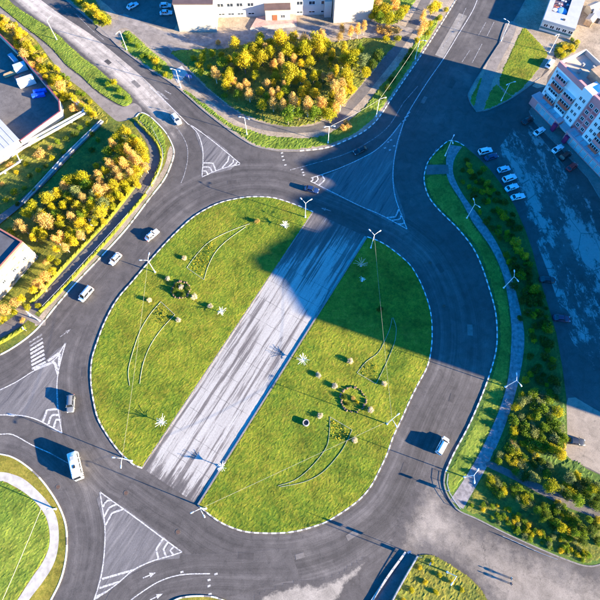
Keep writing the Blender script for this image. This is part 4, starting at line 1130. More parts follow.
tm = MB(); tm.slab([p - sa for p in GL(ta)], 0.1, 0.75); tm.build('terrace', m_plain('pink_paving', (0.44, 0.27, 0.24), 0.9, 0.25, 0.7), sc_)
for k in range(3):
    tm = MB(); tm.slab([p - sa for p in GL([(250.5, 29.2 + k * .9), (297.2, 24.7 + k * .8), (297.3, 25.4 + k * .8), (250.2, 30.0 + k * .9)])], 0.1, 0.58 - k * .17)
    tm.build('step', M['concrete'], sc_)
# low house at the top left behind the verge
hA = G(128, -2)
hs_ = thing('white_house', 'pale house at the top edge by the school parking', 'building', hA, .5)
mb = MB(); mb.box((4, 5, 2.2), (14, 9, 4.4)); mb.build('wall', M['b_white'], hs_)
mb = MB(); mb.box((4, 5, 4.6), (14.6, 9.6, .35)); mb.build('roof', M['roof_dark'], hs_)

# --- brick workshop at the left edge
LA, LU, LN, LL = None, None, None, None
la, lb = G(39, 257), G(-14, 318)
LU = (lb - la).normalized(); LN = Vector((LU.y, -LU.x, 0))
if LN.x < 0: LN = -LN
LL = (lb - la).length
lw = thing('workshop', 'tall workshop with peeling sunlit wall and dark flat roof at left edge', 'building', la)
def lp(name, fn, mat): mb = MB(); fn(mb); return mb.build(name, mat, lw)
def m_peel():
    m = NT('peeling_plaster', 0.95, 0.15)
    P = m.obj()
    a = m.noise(m.mapping(P, (1, 1, 2.4)), 0.5, 5, 0.7)
    c = m.ramp(a, [(0.40, (0.13, 0.095, 0.065)), (0.48, (0.30, 0.24, 0.18)), (0.62, (0.46, 0.41, 0.35))])
    m.color(c).bump(a, 0.5, 0.05); return m.mat
lp('wall', lambda mb: obox(mb, O0, LU, LN, 0, LL, -16, 0, 0, 8.6), m_peel())
lp('parapet', lambda mb: (obox(mb, O0, LU, LN, 0, LL, -.42, .06, 8.602, 9.5), obox(mb, O0, LU, LN, -.05, .4, -16, -.43, 8.602, 9.5)), m_plain('rusty_coping', (0.32, 0.12, 0.09), 0.9, 0.2, 0.8))
lp('roof', lambda mb: obox(mb, O0, LU, LN, .42, LL, -15.9, -.44, 8.604, 8.95), M['roof_dark'])
for z in (3.0, 5.9):
    lp('string_course', lambda mb: obox(mb, O0, LU, LN, -.05, LL, .01, .22, z, z + .3), M['b_white'])
for k in range(5):
    window(lw, O0, LU, LN, 2.6 + k * 4.2, 3.8, 1.2, 1.1, M['concrete'])
lp('downpipe', lambda mb: mb.tube([LU * .8 + LN * .2 + UPV * .2, LU * .8 + LN * .2 + UPV * 8.8], .09), M['grey_metal'])

# --- works yard: wall, warehouse, containers
YZ = 0.15
yard = tag(MB().poly(GL([(-60, 20), (0, 34), (20, 52), (44, 78), (62, 103), (63, 111), (23, 141), (-60, 170)]), 0.2).build('yard', M['walk']), kind='structure')
def wall_run(name, px, h, th, mat, cap, label):
    p = GL(px)
    t = thing(name, label, 'wall', p[0])
    o = p[0]
    for a, b in zip(p, p[1:]):
        a, b = a - o, b - o
        u = (b - a).normalized(); n = Vector((u.y, -u.x, 0)); L = (b - a).length
        k = max(1, int(L / 3.0))
        for i in range(k):
            mb = MB(); obox(mb, a, u, n, L * i / k + .015, L * (i + 1) / k - .015, -th / 2, th / 2, 0, h + rng.uniform(-.03, .03)); mb.build('panel', mat, t)
        mb = MB(); obox(mb, a, u, n, -.1, L + .05, -th / 2 - .06, th / 2 + .06, h + .04, h + .2); mb.build('coping', cap, t)
    return t
wall_run('yard_wall', [(-40, 1), (0, 37), (20, 57), (44, 84), (63, 107), (64, 118), (46, 131), (25, 147)], 3.0, .3, M['b_cream'], m_plain('maroon_coping', (0.22, 0.06, 0.08), 0.8, 0.2, 1), 'cream panel wall with maroon coping round the works yard')
wa, wb = G(25, 149), G(-30, 185)
WU = (wb - wa).normalized(); WN = Vector((WU.y, -WU.x, 0))
if WN.x < 0: WN = -WN
WL = (wb - wa).length
wh = thing('warehouse', 'warehouse with white sheet roof beside the works yard', 'building', wa)
mb = MB(); obox(mb, O0, WU, WN, 0, WL, -15, 0, 0, 4.6); mb.build('wall', M['b_cream'], wh)
nr = 12
rf = None
for i in range(nr):
    mb = MB(); u0, u1 = -.4 + (WL + .8) * i / nr, -.4 + (WL + .8) * (i + 1) / nr
    obox(mb, O0, WU, WN, u0 + .02, u1 - .02, -15.4, .45, 4.602, 4.85); obox(mb, O0, WU, WN, u1 - .08, u1 - .022, -15.4, .45, 4.85, 4.93)
    mb.build('roof_sheet', M['roof_white'], wh)
mb = MB(); obox(mb, O0, WU, WN, 6, 9, .01, .08, 0, 3); mb.build('door', M['brick'], wh)
def container(px, py, l, w, h, rz, mat, label, name='container', z=0.2):
    t = thing(name, label, 'container', G(px, py, z), rz)
    mb = MB(); mb.box((0, 0, h / 2 + .1), (l, w, h)); mb.build('body', mat, t)
    mb = MB()
    n = int(l / .4)
    for i in range(n):
        x = -l / 2 + l * (i + .5) / n
        mb.box((x, w / 2 + .03, h / 2 + .1), (.18, .06, h - .1)); mb.box((x, -w / 2 - .03, h / 2 + .1), (.18, .06, h - .1)); mb.box((x, 0, h + .125), (.18, w - .1, .05))
    mb.build('ribs', mat, t)
    mb = MB(); mb.box((l / 2 + .03, 0, h / 2 + .1), (.06, w - .2, h - .2)); mb.build('door', M['grey_metal'], t)
    return t
container(28, 84, 5.6, 2.4, 2.3, 0.45, paint('container_white', (0.62, 0.64, 0.66), .5), 'white container nearest the blue crates in the yard')
container(22, 70, 4.2, 2.2, 2.2, 0.5, paint('container_pale', (0.52, 0.56, 0.60), .5), 'pale container standing behind the plank stack')
container(15, 61, 4.8, 1.6, 1.5, -0.85, paint('container_bluegrey', (0.25, 0.32, 0.42), .5), 'small blue grey container by the yard wall')
t = thing('plank_stack', 'stack of orange brown planks beside the containers', 'planks', G(11, 74, .2), 0.55)
for k in range(9):
    mb = MB(); mb.box((rng.uniform(-.2, .2), -0.9 + (k % 5) * .45, .25 + .22 * (k // 5)), (4.6, .4, .2)); mb.build('plank', m_plain('plank', (0.50, 0.30, 0.16), .9, .3, 1.5), t)
t = thing('scrap_pile', 'pile of rusty machine parts between the containers', 'scrap', G(20, 79, .2), .3)
for k in range(9):
    mb = MB(); mb.box((0, 0, 0), (rng.uniform(.5, 1.5), rng.uniform(.4, .9), rng.uniform(.3, .8))); o = mb.build('piece', M[rng.choice(['b_red', 'brick', 'concrete', 'dark_metal'])], t, loc=(rng.uniform(-1.5, 1.5), rng.uniform(-1, 1), .5)); o.rotation_euler = (rng.uniform(-.4, .4), rng.uniform(-.4, .4), rng.uniform(0, 3))
blue = paint('blue_crate', (0.02, 0.09, 0.62), .45)
BC = G(40, 95, 0)
bnames = ['far left', 'far middle', 'far right', 'near left', 'near middle', 'near right']
for k in range(6):
    i, j = k % 3, k // 3
    c = G(36.5 + i * 4.2 - j * 1.5, 93.0 - i * 0.6 + j * 4.0, .2)
    t = thing('blue_crate', 'bright blue crate in the works yard, %s of six' % bnames[k], 'crate', c, .35, 'blue crates in the works yard')
    mb = MB()
    mb.box((0, 0, .12), (1.5, 1.2, .1)); 
    for s in (-1, 1):
        mb.box((s * .72, 0, .6), (.08, 1.2, .85)); mb.box((0, s * .57, .6), (1.34, .08, .85))
    mb.box((0, 0, 1.05), (1.5, 1.2, .06)); mb.build('body', blue, t)
    mb = MB(); mb.box((-.5, 0, .035), (.14, 1.1, .07)); mb.box((.5, 0, .035), (.14, 1.1, .07)); mb.build('skid', M['rubber'], t)

# --- heating pipeline on low supports
pl = thing('heating_pipeline', 'pair of white lagged heating pipes bending round the yard corner', 'pipeline', G(87, 115))
oP = G(87, 115)
def pipe(px, z, r):
    p = [q - oP for q in GL(px)]
    for q in p: q.z = z
    mb = MB(); mb.tube(p, r, 10); mb.build('pipe', M['white_metal'], pl, True)
pipe([(73, 102), (85.5, 114), (60, 128), (16, 152), (-30, 178)], 1.5, .38)
pipe([(75.5, 101), (89, 115), (61, 131), (17, 155.5), (-30, 182)], 1.5, .38)
pipe([(17, 153), (22, 164), (-20, 190)], 1.2, .25)
for x, y in [(78, 105), (86, 114.5), (72, 123), (58, 130), (44, 138), (30, 146), (16, 154), (2, 162), (21, 163), (6, 174)]:
    q = G(x, y) - oP
    mb = MB(); mb.box((q.x, q.y, .55), (.5, .5, 1.1)); mb.box((q.x, q.y, 1.08), (2.0, .3, .14), .6); mb.build('support', M['concrete'], pl)
# open drain with a light concrete lip
dr = thing('drain_channel', 'long straight concrete drain running through the weeds', 'drain', G(50, 176))
od = G(50, 176)
pth = [q - od for q in GL([(103, 122), (84, 140), (64, 160), (44, 182), (24, 204)])]
for off in (-.45, .45):
    mb = MB(); pp = resample(pth, 2.0)
    for a, b in zip(pp, pp[1:]):
        d = (b - a).normalized(); n = Vector((-d.y, d.x, 0)) * off
        mb.bar(a + n + UPV * .7, b + n + UPV * .7 - d * .03, .22, .5)
    mb.build('lip', M['concrete_path'], dr)
mb = MB(); mb.strip(pth, .7, .55); mb.build('channel_floor', M['concrete'], dr)
# long dark footpath beside it
sheet('grove_path', [(104, 124), (94, 134), (74, 154), (52, 178), (28, 202), (4, 222), (-30, 250), (-30, 240), (0, 216), (22, 200), (44, 178), (66, 153), (84, 138), (98, 122)], 0.5, M['walk'], 2)

# ================================================================ street furniture
M['rusty'] = m_plain('rusty_iron', (0.10, 0.06, 0.045), .8, .3, 3)
def make_lamp(kind):
    """kind: V (two arms), S (one arm)"""
    root = thing('street_lamp', 'x', 'street lamp')
    mb = MB(); mb.lathe([(.28, 0), (.28, .25), (.16, .35), (.15, 1.6), (.11, 1.7)], n=10); mb.build('base', M['grey_metal' if kind == 'D' else 'white_metal'], root, True)
    Hh = 7.9
    mb = MB(); mb.tube([(0, 0, .3), (0, 0, Hh * .5), (0, 0, Hh)], [.11, .09, .07], 10); mb.build('pole', M['white_metal'], root, True)
    arms = {'V': (R(50), R(-50)), 'S': (0.0,), 'W': (R(75), R(-75))}[kind]
    for a in arms:
        d = Vector((math.cos(a), math.sin(a), 0)); L = 1.45 if kind != 'W' else 1.05
        mb = MB(); mb.tube([Vector((0, 0, Hh - .15)), d * .6 + Vector((0, 0, Hh + .12)), d * L + Vector((0, 0, Hh + .3))], [.065, .055, .05], 8)
        arm = mb.build('arm', M['white_metal'], root, True)
        c = d * (L + .45) + Vector((0, 0, Hh + .3))
        mb = MB(); n = Vector((-d.y, d.x, 0))
        pr = [(-.42, .09, .06), (-.2, .15, .09), (.2, .18, .1), (.42, .12, .07)]
        for x, w, h in pr:
            for s_, z_ in ((-1, -.04), (-1, .6 * h), (0, h), (1, .6 * h), (1, -.04)):
                q = c + d * x + n * (w * s_); mb.v.append((q.x, q.y, q.z + z_))
        for i in range(3):
            for k in range(5):
                a0 = i * 5 + k; a1 = i * 5 + (k + 1) % 5
                mb.f.append((a0, a1, a1 + 5, a0 + 5)); mb.m.append(0)
        mb.f.append((4, 3, 2, 1, 0)); mb.m.append(0); mb.f.append((15, 16, 17, 18, 19)); mb.m.append(0)
        hd = mb.build('lamp_head', M['white_metal'], root, True)
        mb = MB(); mb.box((c.x, c.y, c.z - .07), (.6, .28, .05), math.atan2(d.y, d.x)); mb.build('lens', M['lamp_glass'], hd)
    remember(root)
    for ch in CH[root]: remember(ch)
    return root
protoV, protoS, protoW = make_lamp('V'), make_lamp('S'), make_lamp('W')
used = set()
TOPS = {}
def lamp(key, proto, base, aim, label, group):
    """aim: pixel the arms point towards"""
    p = G(*base); q = G(*aim)
    rz = math.atan2(q.y - p.y, q.x - p.x)
    if proto not in used:
        used.add(proto); o = proto; o.location = p; o.rotation_euler = (0, 0, rz); o['label'] = label; o['group'] = group
    else:
        o = dup(proto, p, rz, label, group)
    TOPS[key] = Vector((p.x, p.y, 7.7))
    return o
RG = 'lamps round the central island'
lamp('n', protoV, (305.3, 217.5), (308, 195), 'white two armed lamp at the north tip of the western lawn', RG)
lamp('ne', protoV, (370.8, 248), (372, 225), 'white two armed lamp at the north end of the eastern lawn', RG)
lamp('nw', protoV, (155.3, 272.5), (135, 250), 'white two armed lamp by the north western island kerb', RG)
lamp('sw', protoV, (132, 461), (118, 474), 'white two armed lamp at the south tip of the western lawn', RG)
lamp('s', protoV, (206, 508.5), (200, 528), 'white two armed lamp at the south tip of the eastern lawn', RG)
lamp('e', protoV, (387, 424), (412, 430), 'white two armed lamp by the south eastern island kerb', RG)
PG = 'lamps along the promenade'
lamp('p0', protoW, (445, 156), (456, 158), 'two armed lamp at the northern start of the promenade', PG)
lamp('p1', protoW, (466.7, 218.3), (476, 214), 'two armed lamp on the upper promenade opposite the parked cars', PG)
lamp('p2', protoW, (503.5, 288), (516, 286), 'two armed lamp at the promenade bend in deep shade', PG)
lamp('p3', protoW, (505, 387), (520, 384), 'two armed lamp where sunlight meets shade on the promenade', PG)
lamp('p4', protoW, (464, 477), (480, 484), 'two armed lamp at the southern foot of the promenade', PG)
NG = 'lamps along the northern verge'
lamp('v0', protoW, (181, 88), (176, 97), 'lamp by the concrete pad at the school path mouth', NG)
lamp('v1', protoW, (247, 134.7), (243, 144), 'lamp on the northern verge left of the dark track', NG)
lamp('v2', protoW, (328, 143), (330, 155), 'lamp on the northern verge near the orange bush', NG)
lamp('v3', protoS, (376, 116.7), (392, 114), 'single armed lamp at the northern kerb bend', NG)
lamp('v4', protoS, (415, 59), (426, 62), 'single armed lamp halfway up the north east road', NG)
lamp('v5', protoS, (127, 50), (120, 58), 'single armed lamp in the verge by the school driveway', NG)
lamp('v6', protoS, (57, 40), (64, 34), 'single armed lamp in the long verge strip', NG)
EG = 'lamps around the north east corner'
lamp('x0', protoS, (501, 41), (493, 38), 'single armed lamp at the kerb above the lawn triangle', EG)
lamp('x1', protoW, (501, 101), (508, 110), 'two armed lamp on the shaded corner by the car park entrance', EG)
lamp('x2', protoS, (549, 53), (540, 58), 'single armed lamp on the sandy lane by the shop', EG)
WG = 'lamps along the western kerb'
lamp('w0', protoS, (40, 321), (48, 330), 'single armed lamp at the walkway crossing', WG)
lamp('w1', protoS, (56, 509), (68, 509), 'single armed lamp on the south western park path', WG)
lamp('b0', protoS, (447, 572), (441, 580), 'single armed lamp on the southern weedy corner', WG)
def cable(a, b, label, sag=.6, r=.028):
    A, B = (TOPS[k] if isinstance(k, str) else Vector(k) for k in (a, b))
    p = []
    for i in range(13):
        t = i / 12; q = A.lerp(B, t); q.z -= sag * 4 * t * (1 - t); p.append(q - A)
    mb = MB(); mb.tube(p, r, 5)
    return tag(mb.build('overhead_cable', M['cable'], loc=A), label, 'cable', 'overhead cables')
M['cable'] = m_plain('pale_cable', (0.42, 0.38, 0.30), .7, .1, 2)
cable('v2', 'v3', 'overhead cable between the two lamps near the orange bush', .5, .04)
cable('v3', 'v4', 'overhead cable running up the north east road', .5, .035)
cable('s', 'e', 'overhead cable over the south of the eastern lawn', .6, .024)
e2 = TOPS['ne'] * 1; 
cable('ne', 'e', 'overhead cable along the eastern lawn', .8, .018)
cable('nw', 'sw', 'overhead cable along the western lawn', .8, .018)
cable('w1', tuple(Vector((G(-4, 650).x, G(-4, 650).y, 7.6))), 'overhead cable crossing the south western park lawn', .5, .045)

# --- road signs at the southern corner
def road_sign(px, py, rz, panels, label, hgt=2.9):
    t = thing('road_sign', label, 'road sign', G(px, py), rz)
    mb = MB(); mb.tube([(0, 0, 0), (0, 0, hgt)], .05, 8); mb.build('pole', M['grey_metal'], t, True)
    for z, w, h, col in panels:
        mb = MB(); mb.box((.07, 0, z), (.05, w, h)); o = mb.build('panel', col, t)
        mb = MB(); mb.box((.098, 0, z), (.006, w * .86, h * .86)); mb.build('panel_face', M['b_white'], o)
    return t
SB_ = paint('sign_blue', (0.03, 0.10, 0.4)); SY = paint('sign_yellow', (0.6, 0.42, 0.03))
road_sign(446, 491, 2.0, [(2.5, .8, .8, SB_), (1.2, 1.1, 1.1, SY)], 'small road sign on the railing corner at the promenade foot')
road_sign(406, 551, 2.2, [(4.3, .9, .9, SB_), (3.1, .7, 1.0, SB_)], 'tall road sign at the head of the southern barrier', 6.2)
road_sign(416, 555, 2.2, [(5.6, .5, .5, SY)], 'tall yellow backed road sign at the southern parapet', 6.2)
road_sign(27, 331, .4, [(2.4, .8, .8, SB_)], 'road sign by the zebra crossing')
road_sign(434, 155, 2.6, [(2.4, .9, .9, SB_), (1.5, .9, .5, SY)], 'road sign on the grass tip at the promenade start')
road_sign(428, 563, 2.6, [(2.4, .8, .8, SB_)], 'road sign among weeds on the southern corner')
road_sign(190, 82, 1.2, [(2.6, 2.2, 1.3, SB_)], 'broad blue road sign by the concrete pad')
sheet('bus_stop_pad', [(172, 72), (182, 66), (188, 74), (178, 84)], 0.20, M['concrete_path'], sm=False)
# bench on the grove side
t = thing('park_bench', 'white park bench at the edge of the western grove', 'bench', G(92, 223), R(118))
for k in range(4):
    mb = MB(); mb.box((0, -.18 + k * .14, .46), (2.6, .11, .05)); mb.build('slat', M['white_metal'], t)
for k in range(3):
    mb = MB(); mb.box((0, .38, .6 + k * .16), (2.6, .05, .12)); mb.build('slat', M['white_metal'], t)
for s in (-1, 1):
    mb = MB(); mb.box((s * 1.0, 0, .22), (.08, .6, .43)); mb.box((s * 1.0, .34, .65), (.08, .06, .6)); mb.build('leg', M['concrete'], t)
# --- railings
def railing(name, px, label, h=1.0, mat=None, step=2.0, cat='railing'):
    p = resample(smooth(GL(px)), step); o = p[0].copy()
    t = thing(name, label, cat, o)
    m_ = mat or M['grey_metal']
    for q in p:
        mb = MB(); mb.box((q.x - o.x, q.y - o.y, h / 2), (.08, .08, h)); mb.build('post', m_, t)
    for z in (h - .04, h * .55, h * .2):
        mb = MB()
        for a, b in zip(p, p[1:]):
            mb.bar(a - o + UPV * z, b - o + UPV * z, .05)
        mb.build('rail', m_, t)
    return t
railing('railing', [(447.5, 474), (446.5, 484), (450, 495), (460, 509)], 'low metal railing round the promenade foot corner', 1.0)
railing('railing', [(152, 128), (158, 140), (163, 152), (162, 166), (156, 180), (147, 194)], 'thin railing along the curve of the walkway', 1.0)
railing('railing', [(129, 215), (110, 236), (88, 260), (66, 284), (44, 307)], 'thin railing along the straight of the walkway', 1.0)
railing('railing', [(502, 536), (520, 544), (540, 553), (556, 559)], 'guard rail along the dusty side street', .8)
# barrier: low white blocks by the road, a higher parapet along the weeds
def barrier(name, px, h, w, mat, label, rail):
    p = resample(GL(px), 2.4); o = p[0].copy()
    t = thing(name, label, 'barrier', o)
    for a, b in zip(p, p[1:]):
        d = (b - a).normalized()
        mb = MB(); mb.bar(a - o + UPV * h / 2, b - o + UPV * h / 2 - d * .05, w, h); mb.build('block', mat, t)
        if rail:
            mb = MB(); mb.bar(a - o + UPV * h, a - o + UPV * (h + .35), .08); mb.build('post', M['grey_metal'], t)
    if rail:
        mb = MB()
        for a, b in zip(p, p[1:]): mb.bar(a - o + UPV * (h + .35), b - o + UPV * (h + .35), .08)
        mb.build('rail', M['grey_metal'], t)
barrier('bridge_barrier', [(405.5, 552), (390, 573), (372, 600), (352, 632)],   .35, .5, M['concrete_path'], 'low pale block barrier at the roadside of the southern pavement', False)
barrier('bridge_parapet', [(417, 556), (404, 578), (393, 598), (380, 626)], .95, .3, M['concrete'], 'grey parapet between southern pavement and weedy corner', True)
for x, y, lb in [(126, 493, 'beside the upper side of the southern painted triangle'), (178, 532, 'near the right tip of the southern painted triangle'), (58, 487, 'near the south western kerb'), (400, 290, 'in shade beside the eastern lawn'), (444, 306, 'in the shaded middle of the eastern carriageway'), (430, 263, 'in shade right of the north east lamp')]:
    q = G(x, y); t = thing('manhole_cover', 'round iron manhole cover ' + lb, 'manhole', (q.x, q.y, .03), 0, 'manhole covers')
    mb = MB(); mb.lathe([(.001, .012), (.42, .012), (.44, .0)], n=18); mb.build('lid', M['rusty'], t)
    mb = MB(); mb.lathe([(.46, .0), (.48, .014), (.62, .014), (.64, .0)], n=18); mb.build('collar', M['asphalt'], t)

# ================================================================ island ornaments
M['orn'] = m_plain('white_ornament_metal', (0.80, 0.78, 0.74), .5, .06, 4)
M['orn_peach'] = m_plain('peach_ornament', (0.72, 0.52, 0.40), .6, .12, 4)
def burst(px, py, n, L, spread, label, seed, mat='orn'):
    rr = random.Random(seed)
    t = thing('firework_ornament', label, 'ornament', G(px, py, .2))
    mb = MB(); mb.lathe([(.3, 0), (.3, .2), (.1, .35), (.08, 1.1)], n=10); mb.build('stand', M['grey_metal'], t, True)
    for k in range(n):
        a = 2 * math.pi * k / n + rr.uniform(-.15, .15); e = rr.uniform(*spread); ll = L * .8 * rr.uniform(.6, 1.15)
        d = Vector((math.cos(a) * math.cos(e), math.sin(a) * math.cos(e), math.sin(e)))
        c = Vector((0, 0, 1.1)); 
        mb = MB(); mb.tube([c, c + d * ll * .55 + Vector((0, 0, .12)), c + d * ll], [.045, .04, .03], 6)
        tip = c + d * ll; mb.lathe([(.001, -.07), (.07, 0), (.001, .07)], tip, 6)
        mb.build('ray', M[mat], t)
burst(163, 423, 22, 2.5, (.1, 1.1), 'big white spiky ornament on the western lawn beside the strip', 1)
burst(222, 467, 20, 2.0, (.1, 1.1), 'white spiky ornament at the strip edge near the southern lamp', 2)
burst(303, 361, 18, 2.2, (.0, .7), 'pale star ornament on the eastern lawn beside the strip', 3)
burst(361, 266, 20, 2.8, (.2, 1.2), 'large palm shaped ornament in shade near the north east lamp', 4, 'orn_peach')
burst(222, 313, 18, 1.9, (.0, .8), 'star ornament on the western lawn left of the strip', 5)
burst(285, 227, 20, 1.7, (.1, 1.0), 'white spiky ornament near the northern lamp', 6)
burst(362, 281, 14, 1.2, (.1, 1.0), 'small bluish spiky ornament below the palm shaped one', 7)
# --- edged flower beds
M['flower'] = m_leaf('yellow_flowers', [(0.10, 0.14, 0.01), (0.30, 0.24, 0.01), (0.42, 0.30, 0.012), (0.14, 0.16, 0.015)], .15)
def flowers(poly, n, seed, size=.16, z=.36, mat=None):
    rr = random.Random(seed); mb = MB()
    xs = [p.x for p in poly]; ys = [p.y for p in poly]; k = 0; tries = 0
    while k < n and tries < n * 20:
        tries += 1
        x, y = rr.uniform(min(xs), max(xs)), rr.uniform(min(ys), max(ys))
        if not inside(np.array([x]), np.array([y]), poly)[0]: continue
        k += 1; a = rr.uniform(0, 6.28); s = size * rr.uniform(.6, 1.3); zz = z + rr.uniform(-.1, .25)
        u = Vector((math.cos(a), math.sin(a), rr.uniform(-.6, .6))) * s; v = Vector((-math.sin(a), math.cos(a), rr.uniform(-.6, .6))) * s
        c = Vector((x, y, zz)); mb.face([c - u, c - v, c + u, c + v])
    return mb
def bed(outer, inner, label, fpoly, nf, seed):
    o = G(*outer[0]); t = thing('flower_bed', label, 'flower bed', o)
    for ln in (outer, inner, [outer[0], inner[0]]):
        pp = resample(smooth([q - o for q in GL(ln)]), .8)
        mb = MB()
        for a, b in zip(pp, pp[1:]):
            d = (b - a).normalized(); mb.bar(a + UPV * .25, b + UPV * .245 - d * .02, .09, .10)
        mb.build('edging', M['bed_edge'], t)
    fp = GL(fpoly)
    mb = flowers(fp, int(nf * .6), seed)
    mb.v = [(x - o.x, y - o.y, z) for x, y, z in mb.v]
    tag(mb.build('flowers', M['flower'], t), kind='stuff')
M['bed_edge'] = m_plain('bed_edging', (0.36, 0.36, 0.27), .9, .35, 2)
bed([(187, 268), (195, 257), (207, 244), (220, 236), (235, 229.5), (250, 224)], [(204, 280), (208.5, 266), (216, 252), (228, 240), (246, 227)], 'curved flower bed at the north of the western lawn', [(189, 268), (203, 277), (208, 264), (216, 250), (212, 243), (198, 257)], 260, 1)
bed([(161, 302), (150, 315), (140, 332), (132, 356), (128.5, 372), (130, 386)], [(175, 315), (162, 329), (151, 345), (144, 362), (141, 376), (140, 384)], 'curved flower bed at the west of the western lawn', [(161, 304), (174, 315), (163, 327), (154, 318)], 150, 2)
bed([(376, 384), (385, 366), (391, 352), (395, 340), (396, 328), (393, 318)], [(357, 373), (366, 362), (378, 353), (385, 340), (390, 328), (392, 318)], 'curved flower bed at the east of the eastern lawn', [(359, 372), (374, 381), (380, 368), (372, 360)], 130, 3)
bed([(352, 430), (347, 441), (340, 453), (323, 472), (304, 482), (280, 487)], [(330, 417), (329, 436), (326, 448), (314, 464), (297, 479), (278, 486)], 'curved flower bed at the south of the eastern lawn', [(331, 420), (350, 431), (344, 441), (330, 440)], 170, 4)
# --- round beds
def ring_bed(px, py, r, stones, label, seed):
    rr = random.Random(seed); t = thing('round_flower_bed', label, 'flower bed', G(px, py, .2))
    for k in range(stones):
        a = 2 * math.pi * (k + rr.uniform(-.35, .35)) / stones
        mb = MB(); rad = r * rr.uniform(.93, 1.06); s = rr.uniform(.18, .42)
        mb.lathe([(.001, s * .9), (s * .7, s * .75), (s, s * .2), (s * .9, -.15)], n=6)
        o = mb.build('stone', M['stone'], t, loc=(rad * math.cos(a), rad * math.sin(a), .12)); o.rotation_euler = (rr.uniform(-.3, .3), rr.uniform(-.3, .3), rr.uniform(0, 3))
    return t
M['stone'] = m_plain('field_stone', (0.17, 0.11, 0.075), .95, .5, 1.2, bump=.4)
ring_bed(353, 399.5, 3.3, 30, 'round stone edged bed on the eastern lawn', 1)
ring_bed(181, 290, 2.6, 24, 'round planted bed on the western lawn', 2)
t = thing('well_ring', 'dark concrete well ring on the eastern lawn', 'well', G(306, 423, .2))
mb = MB(); mb.lathe([(.001, .15), (.62, .15), (.66, .75), (.86, .75), (.9, -.1)], n=18); mb.build('ring', M['concrete'], t)
mb = MB(); mb.lathe([(.001, .3), (.6, .3)], n=16); mb.build('dark_hole', M['roof_dark'], t)  # dark disc paints the shade of the hole inside the ring

# ================================================================ vehicles
def shell(mb, stations, mi=0):
    """loft of cross sections: (x, half width bottom, half width mid, half width top, z0, zmid, z1)"""
    rings = []
    for x, wb, wm, wt, z0, zm, z1 in stations:
        b = len(mb.v); rings.append(b)
        pts = [(-wb, z0), (-wm, z0 + (zm - z0) * .45), (-wm, zm), (-wt, z1 - (z1 - zm) * .15), (-wt * .8, z1), (0, z1 + .015), (wt * .8, z1), (wt, z1 - (z1 - zm) * .15), (wm, zm), (wm, z0 + (zm - z0) * .45), (wb, z0)]
        for y, z in pts: mb.v.append((x, y, z))
    n = 11
    for a, b in zip(rings, rings[1:]):
        for k in range(n):
            k2 = (k + 1) % n
            mb.f.append((a + k, b + k, b + k2, a + k2)); mb.m.append(mi)
    mb.f.append(tuple(rings[0] + k for k in range(n))); mb.m.append(mi)
    mb.f.append(tuple(rings[-1] + k for k in reversed(range(n)))); mb.m.append(mi)
VDIM = {  # length, width, height, bonnet z, windscreen base x, windscreen top x, rear top x, rear base x
    'sedan': (4.45, 1.74, 1.45, .82, .85, .25, -1.05, -1.65),
    'hatch': (3.95, 1.70, 1.5, .85, .95, .35, -1.3, -1.8),
    'suv': (4.5, 1.85, 1.75, 1.02, 1.0, .45, -1.75, -2.1),
    'van': (4.7, 1.80, 1.95, 1.05, 1.6, .85, -2.1, -2.25),
}
PROTO = {}
